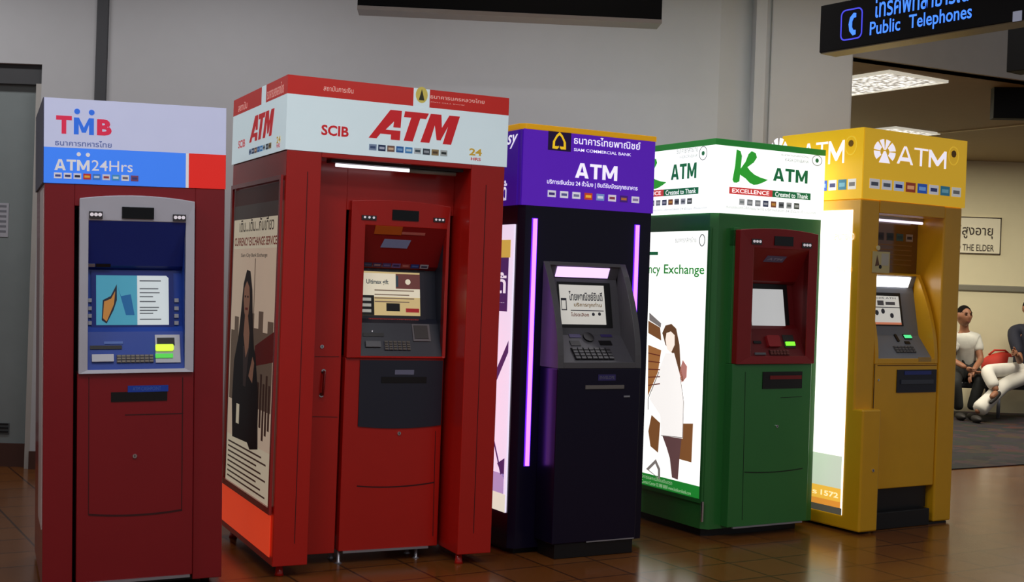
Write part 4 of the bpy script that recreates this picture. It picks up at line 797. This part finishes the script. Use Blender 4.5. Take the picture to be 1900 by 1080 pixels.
    RG = mat('dark green seam', (14, 44, 22), .6); m = MB(); groove(m, D, arc(D.at(1381, 876), D.at(1489, 869), .01), .006, 0, RG); groove(m, D, [D.at(1448, 738), D.at(1488, 736)], .003, 0, RG); groove(m, D, [D.at(1383, 690), D.at(1377, 965)], .003, 0, RG); m.build('panel_seam', col)
    lock(K, D, 1441, 791, col, 0, .008); MB().box((c0+.03, vC, .052), (c1-.04, vC+.02, .061), STEEL).build('kick_strip', col)
kiosk_four()

# ---------------------------------------------------------------- kiosk 5: yellow
def kiosk_five():
    K = Kiosk(4, 'yellow kiosk at the right end with a white round emblem on its header'); e = K.e; F = K.front(0); Lf = K.left(0)
    YL = mat('yellow paint', (240, 180, 26), .35, coat=.3); w = K.w; d = .66; zs, zt = 1.908, 2.315; z0 = .012
    n0, n1, r = .152, F.at(1747, 560)[0], .2
    ZN = F.at(1690, 400)[1]
    b = MB(); b.box((0, 0, z0), (n0, d, zs), YL, .01); b.box((n1, 0, z0), (w-.02, d, zs), YL, .01); b.box((n0, r, z0), (n1, d, zs), YL); b.box((n0, 0, ZN), (n1, r, zs), YL, .003)
    zl = F.at(1600, 748)[1]; zl = .86
    b.box((0, -.07, z0), (n0-.004, .02, F.at(1632, 757)[1]), YL, .01); b.box((n1+.0, -.07, z0), (w-.05, .02, z0+.3), YL, .01) if False else None
    cab = b.build('cabinet', e)
    MB().box((.03, .0, 0), (w-.06, d-.03, z0), BLACK).build('plinth', e)
    YH = mat('yellow backlit header', (222, 176, 40), .4, emit=.5); YS = mat('bright yellow header side', (224, 178, 22), .4, emit=.55)
    m = MB(); m.box((-.002, .004, zs), (w, d-.004, zt), YH, .004); hd = m.build('header_box', e); m = MB(); m.rect(F, (0, zs, w-.002, zt-.002), 0, .004, YH); m.build('sign_face', hd); m = MB(); m.rect(Lf, (-d+.01, zs, 0, zt-.002), 0, .004, YS); m.build('sign_face', hd)
    WI = mat('white backlit lettering', (240, 236, 250)); n = .0055
    def emblem(m, F, c, R, ry):
        seg = lambda a0, a1, r0, r1: [(c[0]+R*r1*math.cos(math.radians(a)), c[1]+ry*r1*math.sin(math.radians(a))) for a in [a0+(a1-a0)*k/6 for k in range(7)]]+[(c[0]+R*r0*math.cos(math.radians(a)), c[1]+ry*r0*math.sin(math.radians(a))) for a in [a1-(a1-a0)*k/6 for k in range(7)]]
        for a0, a1, r0, r1 in ((96, 120, .15, 1), (60, 84, .15, 1), (130, 172, .42, 1), (8, 50, .42, 1), (180, 222, .42, .98), (-42, 0, .42, .98)): m.prism(F, seg(a0, a1, r0, r1), .004, n, WI)
        m.prism(F, [(c[0]-R*.5, c[1]-ry*.9), (c[0]+R*.5, c[1]-ry*.9), (c[0]+R*.08, c[1]+ry*.05), (c[0]-R*.08, c[1]+ry*.05)], .004, n, WI)
    KB = mat('dark brown emblem', (140, 100, 22), .5); YB = mat('bright yellow ring', (236, 200, 60), .4, emit=.5)
    a = F.rect(1621, 256, 1660, 307); m = MB(); emblem(m, F, ((a[0]+a[2])/2, (a[1]+a[3])/2), (a[2]-a[0])/2, (a[3]-a[1])/2); m.block(F, 'ATM', F.rect(1664, 270, 1754, 314), n, WI, .13, .06)
    a = F.rect(1758, 276, 1779, 303); c = ((a[0]+a[2])/2, (a[1]+a[3])/2); m.circ(F, c, .046, .004, .004, n, YB, 20, .056); m.disc(F, (c[0], c[1]+.012), .022, .004, n, KB, 9); m.build('lettering', hd)
    cc = [((215, 215, 220), (70, 76, 90)), ((215, 215, 220), (80, 86, 100)), ((190, 205, 230), (30, 40, 110)), ((150, 60, 40), (236, 170, 120)), ((40, 90, 190), (120, 170, 235)), ((215, 215, 225), (50, 60, 110)), ((50, 120, 150), (110, 170, 190)), ((220, 220, 215), (110, 110, 110))]
    m = MB(); card_row(m, F, spread(F, 1612, 341, 1785, 357, 8, .82, .056), cc, n, .35); m.build('card_logo', hd)
    q = Lf; m = MB(); a = q.rect(1535, 263, 1567, 304); m.block(q, 'ATM', (a[0]-.2, a[1]+.005, a[2], a[3]), n, WI, .13, .06); a = q.rect(1571, 257, 1589, 283); c = ((a[0]+a[2])/2, (a[1]+a[3])/2); m.circ(q, c, .045, .006, .004, n, YB, 20, .056); m.disc(q, (c[0], c[1]+.012), .02, .004, n, KB, 9); m.cut('emblem'); emblem(m, q, (a[0]-.55, c[1]-.02), .085, .11); m.build('lettering', hd)
    sx = q.at(1593, 340)[0]; zc = q.at(1560, 343)[1]; m = MB(); card_row(m, q, [(sx-.6+.075*i, zc-.03, sx-.6+.075*i+.062, zc+.03) for i in range(8)], cc, n, .45); m.build('card_logo', hd)
    # light box poster
    s1 = q.at(1573, 660)[0]; s0 = -d+.04; t1 = q.at(1587, 389)[1]; t0 = q.at(1557, 955)[1]
    PW = mat('white hot poster', (252, 250, 238), .4, emit=1.5); m = MB(); m.rect(q, (s0, t0, s1, t1), -.006, .004, PW); ps = m.build('side_poster', e)
    m = MB(); PG = mat('poster pale grey green', (206, 214, 196), .4, emit=.8); OR = mat('poster orange', (246, 188, 70), .4, emit=.8); OD = mat('poster deep orange', (240, 156, 60), .4, emit=.7); GY = mat('poster grey strip', (110, 104, 92), .4, emit=.3); nn_ = .005
    za = q.at(1540, 843)[1]; zb = q.at(1540, 903)[1]; zc = q.at(1540, 934)[1]; zd = q.at(1540, 945)[1]
    m.rect(q, (s0, zb, s1-.01, za), .004, nn_, PG); m.rect(q, (s0, zc+.02, s1-.01, zb), .004, nn_, OR); m.rect(q, (s0, zd+.02, s1-.01, zc+.02), .004, nn_, OD); m.rect(q, (s0, t0, s1, zd+.02), .004, nn_, GY)
    a = q.rect(1524, 908, 1556, 928); m.text(q, 'โทร', (a[0]-.14, a[1]+.01, a[0]-.03, a[3]), nn_+.0005, mat('poster pale yellow', (255, 240, 190), .4, emit=.9), .02); m.text(q, '1572', (a[0], a[1]+.01, a[2], a[3]), nn_+.0005, mat('poster pale yellow', (255, 240, 190), .4, emit=.9), .02)
    FN = mat('poster faint ink', (222, 216, 190), .4, emit=1.0); a = q.rect(1550, 428, 1586, 445); m.text(q, 'สบายใจ', a, nn_, FN, .01); a = q.rect(1550, 492, 1580, 505); m.text(q, 'เงินฝาก', a, nn_, FN); m.build('poster_print', ps)
    # niche lining with lamp, notice board
    N = K.front(r); bp = MB(); tb = N.at(1660, 500)[1]; BR = mat('brown notice board', (110, 66, 16), .12, coat=.8)
    bp.rect(N, (n0+.002, tb-.02, n1-.002, ZN), 0, .004, BR); nb_ = bp.build('notice_board', e)
    m = MB(); card_row(m, N, [(n0+.20+.085*i, N.at(1660, 440)[1]-.022, n0+.26+.085*i, N.at(1660, 440)[1]+.022) for i in range(4)], [((60, 50, 50), (30, 30, 40)), ((50, 60, 60), (30, 40, 50)), ((60, 90, 80), (40, 70, 70)), ((170, 150, 130), (60, 50, 50))], .004); 
    for k in range(5): m.rect(N, (n0+.22, N.at(1660, 455+k*9)[1]-.003, n1-.05, N.at(1660, 455+k*9)[1]+.003), .004, .0045, mat('board faint lines', (140, 96, 44), .4))
    m.build('board_print', nb_)
    m = MB(); m.box((n0+.12, r-.05, ZN-.02), (n1-.01, r-.02, ZN), STEEL); lb = m.build('niche_lamp', e); MB().tube([(n0+.14, r-.05, ZN-.028), (n1-.02, r-.05, ZN-.028)], .008, mat('soft tube', (240, 230, 250), .3, emit=1.2)).build('lamp_tube', lb)
    # machine
    GF = mat('slate grey recess', (128, 134, 142), .4); v0, v1 = .155, -.0; zb_ = K.front(0).at(1690, 675)[1]; ztf = K.front(v0).at(1690, 509)[1]
    m = MB(); m.box((n0+.004, v1+.002, .235), (n1-.012, r, zb_), YL, .005); m.box((n0+.004, v1+.002, z0), (n0+.03, r, .24), YL); col = m.build('lower_door', e)
    m = MB(); m.box((n0+.03, .04, .1), (n1-.03, r, .235), BLACK); m.box((n0+.03, v1-.01, .0), (n1-.05, r, .1), mat('black kick box', (18, 18, 20), .5), .004); m.build('kick_box', e)
    fz, top, scr, shelf = curved_fascia(K, n0+.006, n1-.014, zb_, ztf, v0, v1, YL, GF, .03, .012)
    m = MB(); a = top.rect(1628, 512, 1683, 533); m.rect(top, (n0+.05, a[1], a[2], a[3]), .001, .006, mat('white lamp panel', (255, 252, 255), .3, emit=3.2)); m.build('lamp_panel', fz)
    rS = scr.rect(1630, 549, 1671, 599); rS = (n0+.10, rS[1], rS[2], rS[3]); W_, H_ = rS[2]-rS[0], rS[3]-rS[1]; Q = lambda a, b: (rS[0]+W_*a, rS[1]+H_*b)
    SW = mat('screen grey white', (206, 204, 196)); TK = mat('screen dark ink', (56, 56, 66))
    m = MB(); m.rect(scr, (rS[0]-.02, rS[1]-.02, rS[2]+.02, rS[3]+.02), .001, .004, BLACK); m.rect(scr, rS, .004, .006, SW); m.rect(scr, (*Q(0, -.08), *Q(1, 0)), .004, .007, mat('screen orange strip', (216, 130, 96), .3, emit=.5)); m.rect(scr, (*Q(0, .55), *Q(1, .58)), .006, .0065, TK); m.text(scr, 'กรุงศรี ATM', (*Q(.1, .86), *Q(.9, .96)), .0066, TK); m.cut(); m.rect(scr, (*Q(.3, .64), *Q(.5, .82)), .006, .0066, GREYP); m.cut(); m.rect(scr, (*Q(.56, .66), *Q(.86, .78)), .006, .0066, GREYP)
    m.cut()
    for c in ((.25, .36), (.45, .42), (.72, .26)): m.cut(); m.disc(scr, Q(*c), .016, .006, .0068, TK, 9)
    m.build('screen', fz)
    m = MB(); m.rect(shelf, shelf.rect(1672, 604, 1689, 620), .001, .006, mat('pale reader', (140, 132, 140), .4)); m.rect(shelf, shelf.rect(1673, 621, 1692, 630), .001, .006, BLACK); m.rect(shelf, shelf.rect(1675, 623, 1691, 628.5), .006, .009, mat('mint display', (80, 224, 140), .3, emit=1.0)); m.rect(shelf, shelf.rect(1677, 634, 1689, 639), .001, .005, BLACK); m.build('card_reader', fz)
    m = MB(); m.prism(shelf, rr(*shelf.rect(1657, 621, 1669, 635), .008), .001, .008, BLACK); m.build('receipt_slot', fz)
    m = MB(); rk = shelf.rect(1656, 643, 1700, 655); m.rect(shelf, rk, .001, .003, mat('key shelf', (86, 88, 90), .4)); keypad(m, shelf, rk, .003, mat('key grey', (100, 102, 104), .4), 6, 3); m.build('keypad', fz)
    D = K.front(v1+.002); m = MB(); m.rect(D, D.rect(1704, 663, 1727, 671), 0, .003, mat('pale label', (186, 150, 80), .4)); m.build('label', fz)
    a = D.rect(1664, 686, 1735, 727); m = MB(); m.rect(D, a, 0, .006, mat('dark slate box', (30, 34, 48), .35)); m.rect(D, (a[0]+.03, a[1]+.05, a[2]-.03, a[1]+.075), .006, .012, mat('slate lip', (66, 72, 84), .4)); m.rect(D, (a[0]+.06, a[3]-.03, a[2]-.05, a[3]-.008), .006, .009, mat('blue strip', (44, 60, 140), .35)); m.build('deposit_slot', col)
    m = MB(); groove(m, D, [(n0+.03, D.at(1690, 678)[1]), (n1-.02, D.at(1690, 678)[1])], .004, 0, mat('dark ochre seam', (90, 56, 8), .6)); groove(m, D, [(n0+.006, .24), (n0+.006, zb_)], .006, 0, mat('dark ochre seam', (90, 56, 8))); m.build('panel_seam', col)
    FB = K.front(-.07); lock(K, FB, 1619, 873, cab, 0, .009); lock(K, D, 1629, 705, col, 0, .007)
    a = F.rect(1620, 466, 1650, 507, .006); m = MB(); m.rect(F, a, .001, .006, mat('cream leaflet', (214, 200, 140), .45)); W_, H_ = a[2]-a[0], a[3]-a[1]
    m.rect(F, (a[0]+W_*.5, a[1]+H_*.35, a[2]-.01, a[3]-.01), .006, .0065, mat('leaflet grey', (200, 196, 180), .5)); m.prism(F, [(a[0]+.02, a[1]+H_*.3), (a[0]+W_*.4, a[1]+H_*.35), (a[0]+W_*.25, a[3]-.02)], .006, .0066, mat('leaflet brown', (110, 76, 50), .5)); m.disc(F, (a[0]+W_*.45, a[1]+H_*.28), .012, .006, .0067, BLACK, 9); m.disc(F, (a[0]+W_*.3, a[3]+.02), .014, .001, .008, mat('pin cream', (236, 224, 170), .4)); m.build('leaflet', e)
    # the leaflet hangs on the pillar edge: a backing strip ties it to the pillar
kiosk_five()

# ================================================================ people on the bench
def skin_body(name, verts, edges, radii, mt, parent=None, levels=2):
    me = bpy.data.meshes.new(name); me.from_pydata([tuple(v) for v in verts], edges, []); me.update()
    ob = bpy.data.objects.new(name, me); COL.objects.link(ob)
    md = ob.modifiers.new('skin', 'SKIN'); sk = me.skin_vertices[0].data
    for k, r in enumerate(radii): sk[k].radius = (r, r) if not isinstance(r, tuple) else r
    sk[0].use_root = True; ob.modifiers.new('sub', 'SUBSURF').levels = levels; ob.modifiers['sub'].render_levels = levels
    md.use_smooth_shade = True
    dg = bpy.context.evaluated_depsgraph_get(); dg.update(); nm = bpy.data.meshes.new_from_object(ob.evaluated_get(dg)); nm.name = name
    bpy.data.objects.remove(ob); o = bpy.data.objects.new(name, nm); COL.objects.link(o); nm.materials.clear(); nm.materials.append(mt)
    for p in nm.polygons: p.use_smooth = True
    if parent: o.parent = parent; o.matrix_parent_inverse = parent.matrix_world.inverted()
    return o
def blob(name, c, rx, ry, rz, mt, parent, rot=0., shape=None):
    bm = bmesh.new(); bmesh.ops.create_icosphere(bm, subdivisions=4, radius=1)
    for v in bm.verts:
        p = v.co.copy()
        if shape: p = shape(p)
        v.co = Vector((p.x*rx, p.y*ry, p.z*rz))
    bmesh.ops.rotate(bm, verts=bm.verts, cent=(0, 0, 0), matrix=Matrix.Rotation(rot, 3, 'Z')); bmesh.ops.translate(bm, verts=bm.verts, vec=c)
    me = bpy.data.meshes.new(name); bm.to_mesh(me); bm.free(); me.materials.append(mt)
    for p in me.polygons: p.use_smooth = True
    o = bpy.data.objects.new(name, me); COL.objects.link(o)
    if parent: o.parent = parent; o.matrix_parent_inverse = parent.matrix_world.inverted()
    return o
SKIN = mat('brown skin', (150, 100, 72), .55); TEE = mat('white patterned tee', (206, 204, 194), .8, noise=.3); TRD = mat('black trousers', (24, 26, 26), .8); TRW = mat('white trousers', (226, 222, 212), .8); NAVY = mat('navy top', (24, 26, 42), .8); HAIR = mat('black hair', (16, 13, 12), .9, spec=.1); SHOE = mat('dark sandal', (36, 32, 30), .6)

def head_shape(p):
    q = p.copy()
    if q.z < 0: q.x *= 1-.28*(-q.z); 
    if q.y < -.5 and abs(q.x) < .22 and -.25 < q.z < .15: q.y -= .14*(1-abs(q.x)/.22)      # nose
    if q.y < -.4 and .1 < q.z < .3 and .15 < abs(q.x) < .55: q.y += .08                        # eye sockets
    if abs(q.x) > .88 and abs(q.z) < .3: q.x *= 1.12                                          # ears
    return q
def make_head(c, yaw, parent, skin=SKIN):
    h = blob('head', c, .078, .098, .118, skin, parent, yaw, head_shape)
    Mh = Matrix.Translation(c) @ Matrix.Rotation(yaw, 4, 'Z'); R3 = Mh.to_3x3(); Fh = Face(Matrix.Identity(4), Mh @ Vector((0, -.093, 0)), R3 @ Vector((1, 0, 0)), (0, 0, 1))
    f = MB()
    def wp(a, b, n): return None
    m = MB()
    for s in (-1, 1):
        for a, b, w, hh in ((s*.032, .02, .010, .0035), (s*.032, .04, .015, .003)):
            m.cut(); m.prism(Fh, [(a-w, b), (a, b-hh), (a+w, b), (a, b+hh)], -.012, .004, HAIR); m.cut('eye' if b < .03 else 'eyebrow')
    m.prism(Fh, [(-.024, -.055), (0, -.062), (.024, -.055), (0, -.05)], -.02, .004, mat('lips', (110, 58, 50), .5))
    m.build('lips', parent)
    for o in m.objs: o.matrix_parent_inverse = parent.matrix_world.inverted()
    def hs(p):
        q = p*1.0
        if q.y < 0 and q.z < .42: q.z = max(q.z, .42-.15*(-q.y-.0)) if q.y < -.35 else q.z
        if q.z < -.3: q.z = -.3
        return q
    blob('hair', c+Vector((0, .010, .010)), .083, .1, .117, HAIR, parent, yaw, hs)
def hand(c, d, side, parent, sc=1.):
    """palm, four bent fingers and a thumb; c wrist, d pointing direction, side = thumb side"""
    d = d.normalized(); side = (side - d*side.dot(d)).normalized(); nrm = d.cross(side)
    V = [c, c+d*.05*sc, c+d*.085*sc]; E = [(0, 1), (1, 2)]; R = [.022*sc, (.036*sc), (.034*sc)]
    for k, L in enumerate((.07, .08, .074, .058)):
        b = c+d*.088*sc+side*(.03-.02*k)*sc; i = len(V)
        V += [b, b+d*L*.5*sc-nrm*.006*sc, b+d*L*.9*sc-nrm*.028*sc]; E += [(2, i), (i, i+1), (i+1, i+2)]; R += [.0095*sc, .009*sc, .0075*sc]
    b = c+d*.035*sc+side*.034*sc; i = len(V); V += [b, b+(d*.7+side*.6)*.035*sc, b+(d*.9+side*.5)*.062*sc]; E += [(1, i), (i, i+1), (i+1, i+2)]; R += [.012*sc, .0105*sc, .0085*sc]
    return skin_body('hand', V, E, R, SKIN, parent, 1)

def pt(px, py, y): return at_y(px, py, y)
def lerp(a, b, t): return a+(b-a)*t
def person_one():
    Y = 14.35
    hip = pt(1789, 703, Y+.12); hip.z = .54
    e = empty('person', frame((hip.x, hip.y, .008))); tag(e, 'seated person in a white patterned tee and black trousers, hands between the knees', 'person', 'people seated on the far bench')
    ch = pt(1791, 640, Y+.02); nk = pt(1789, 617, Y-.02); hd = pt(1789, 587, Y-.06)
    sl = pt(1768, 631, Y-.02); sr_ = pt(1811, 630, Y-.02)
    el, er = pt(1766, 668, Y-.12), pt(1820, 668, Y-.12); wl, wr = pt(1792, 682, Y-.34), pt(1807, 686, Y-.34)
    hl, hr_ = pt(1776, 704, Y+.08), pt(1803, 704, Y+.08); hl.z = hr_.z = .53
    kl, kr = pt(1772, 708, Y-.38), pt(1820, 704, Y-.36); al, ar = pt(1779, 764, Y-.34), pt(1801, 764, Y-.3)
    al.z = ar.z = .11
    # body: one continuous surface
    V = [hip, lerp(hip, ch, .5), ch, nk, hd, sl, lerp(sl, el, .5), el, lerp(el, wl, .6), wl, sr_, lerp(sr_, er, .5), er, lerp(er, wr, .6), wr, hl, kl, al, hr_, kr, ar]
    E_ = [(0, 1), (1, 2), (2, 3), (3, 4), (2, 5), (5, 6), (6, 7), (7, 8), (8, 9), (2, 10), (10, 11), (11, 12), (12, 13), (13, 14), (0, 15), (15, 16), (16, 17), (0, 18), (18, 19), (19, 20)]
    R = [.12, .11, .12, .05, .05, .055, .044, .038, .034, .026, .055, .044, .038, .034, .026, .08, .055, .038, .08, .055, .038]
    skin_body('body', V, E_, R, SKIN, e)
    g = 1.14; V2 = [hip, lerp(hip, ch, .5), ch, lerp(ch, nk, .5), sl, lerp(sl, el, .62), sr_, lerp(sr_, er, .62), lerp(ch, nk, 1.06)]
    skin_body('tee_shirt', V2, [(0, 1), (1, 2), (2, 3), (3, 4), (4, 5), (3, 6), (6, 7), (3, 8)], [.128, .138, .145, .115, .08, .066, .08, .066, .066], TEE, e)
    V3 = [hip, hl, lerp(hl, kl, .5), kl, lerp(kl, al, .5), al, hr_, lerp(hr_, kr, .5), kr, lerp(kr, ar, .5), ar]
    skin_body('trousers', V3, [(0, 1), (1, 2), (2, 3), (3, 4), (4, 5), (0, 6), (6, 7), (7, 8), (8, 9), (9, 10)], [.13, .098, .084, .072, .066, .058, .098, .084, .072, .066, .058], TRD, e)
    make_head(hd, .25, e)
    hand(wl, Vector((.75, -.2, -.4)), Vector((0, -1, .4)), e, 1.05); hand(wr, Vector((-.45, -.25, -.75)), Vector((0, -1, .2)), e, 1.05)
    for a in (al, ar):
        f = blob('shoe', Vector((a.x, a.y-.06, .05)), .045, .125, .042, SHOE, e)
    m = MB()   # stripes on the shirt front
    Ft = Face(frame((ch.x, ch.y-.142, 0)), (0, 0, 0), (1, 0, 0), (0, 0, 1))
person_one()

def person_two():
    Y = 14.2
    hip = pt(1897, 707, Y+.2); hip.z = .54
    e = empty('person', frame((hip.x, hip.y, .008))); tag(e, 'person at the right edge in white trousers with one leg crossed over', 'person', 'people seated on the far bench')
    ch = hip+Vector((.03, .0, .36)); nk = ch+Vector((.01, -.02, .2)); hd = nk+Vector((.0, -.03, .16))
    h1 = hip+Vector((-.05, -.04, .02)); k1 = pt(1829, 688, Y-.28); a1 = pt(1850, 727, Y-.42); t1 = pt(1836, 741, Y-.5)
    h2 = hip+Vector((.05, -.06, -.02)); k2 = pt(1862, 715, Y-.25); a2 = pt(1811, 766, Y-.42)
    s1 = ch+Vector((-.17, -.02, .1)); s2 = ch+Vector((.19, -.02, .1)); e1 = pt(1893, 672, Y-.1); w1 = pt(1886, 657, Y-.34); e2 = s2+Vector((.06, -.1, -.28)); w2 = e2+Vector((-.1, -.22, -.02))
    V = [hip, lerp(hip, ch, .5), ch, nk, hd, s1, e1, w1, s2, e2, w2, h1, lerp(h1, k1, .5), k1, lerp(k1, a1, .5), a1, h2, lerp(h2, k2, .5), k2, lerp(k2, a2, .5), a2]
    E_ = [(0, 1), (1, 2), (2, 3), (3, 4), (2, 5), (5, 6), (6, 7), (2, 8), (8, 9), (9, 10), (0, 11), (11, 12), (12, 13), (13, 14), (14, 15), (0, 16), (16, 17), (17, 18), (18, 19), (19, 20)]
    R = [.12, .11, .12, .05, .05, .055, .04, .027, .055, .04, .027, .08, .07, .055, .045, .035, .08, .07, .055, .045, .035]
    skin_body('body', V, E_, R, SKIN, e)
    skin_body('top', [hip, lerp(hip, ch, .5), ch, lerp(ch, nk, .6), s1, lerp(s1, e1, .8), s2, lerp(s2, e2, .8)], [(0, 1), (1, 2), (2, 3), (3, 4), (4, 5), (3, 6), (6, 7)], [.135, .14, .145, .088, .088, .062, .088, .062], NAVY, e)
    V3 = [hip, h1, lerp(h1, k1, .5), k1, lerp(k1, a1, .55), lerp(k1, a1, .85), h2, lerp(h2, k2, .5), k2, lerp(k2, a2, .55), lerp(k2, a2, .97)]
    skin_body('trousers', V3, [(0, 1), (1, 2), (2, 3), (3, 4), (4, 5), (0, 6), (6, 7), (7, 8), (8, 9), (9, 10)], [.13, .1, .09, .08, .075, .07, .1, .09, .082, .085, .1], TRW, e)
    make_head(hd, -.2, e)
    hand(w1, Vector((-.5, -.5, .1)), Vector((0, 0, 1)), e); hand(w2, Vector((-.7, -.4, -.3)), Vector((0, 0, 1)), e)
    d = (t1-a1).normalized(); skin_body('foot', [a1, a1+d*.06, a1+d*.13], [(0, 1), (1, 2)], [.036, .038, .028], SKIN, e, 1)
    nrm = Vector((.1, -.3, -.9)); skin_body('sandal', [a1-d*.05+nrm*.03, a1+d*.06+nrm*.045, a1+d*.17+nrm*.04], [(0, 1), (1, 2)], [.03, .026, .02], SHOE, e, 1)
    f2 = Vector((a2.x-.02, a2.y-.07, .05)); blob('sandal', f2, .045, .12, .042, SHOE, e)
person_two()

# bench, with legs
bx0 = pt(1770, 700, 14.4).x; 
eb = empty('waiting_bench', frame((bx0, 14.3, .008))); tag(eb, 'low dark waiting bench under the two seated people along the far wall', 'bench')
BM = mat('charcoal bench vinyl', (40, 40, 44), .5)
MB().box((-.7, .02, .33), (2.6, .5, .405), BM, .02).build('seat', eb)
for u in (-.5, .5, 1.5, 2.5):
    MB().tube([(u, .05, 0), (u, .05, .34)], .02, STEEL).build('leg', eb); MB().tube([(u, .42, 0), (u, .42, .34)], .02, STEEL).build('leg', eb)
# red and orange bag between them
c = pt(1853, 674, 14.64); c.z = .41+.17
RBG = mat('red bag fabric', (196, 52, 36), .7); OBG = mat('orange bag panel', (224, 134, 52), .7)
eg = empty('travel_bag', frame((c.x, c.y, .41))); tag(eg, 'soft red and orange bag lying between the two seated people', 'bag')
def sag(p):
    q = p.copy(); q.z = q.z if q.z > -.75 else -.75
    q.z += .12*math.sin(q.x*4)*.5; return q
blob('bag_body', Vector((c.x+.02, c.y, c.z)), .22, .11, .17, RBG, eg, 0, sag)
blob('front_pocket', Vector((c.x+.13, c.y-.075, c.z-.01)), .1, .05, .075, OBG, eg, 0, sag)
hb = MB(); hb.tube([(-.12, 0, .3), (-.06, -.02, .36), (.06, -.02, .36), (.14, 0, .3)], .012, RBG); hb.build('handle', eg)
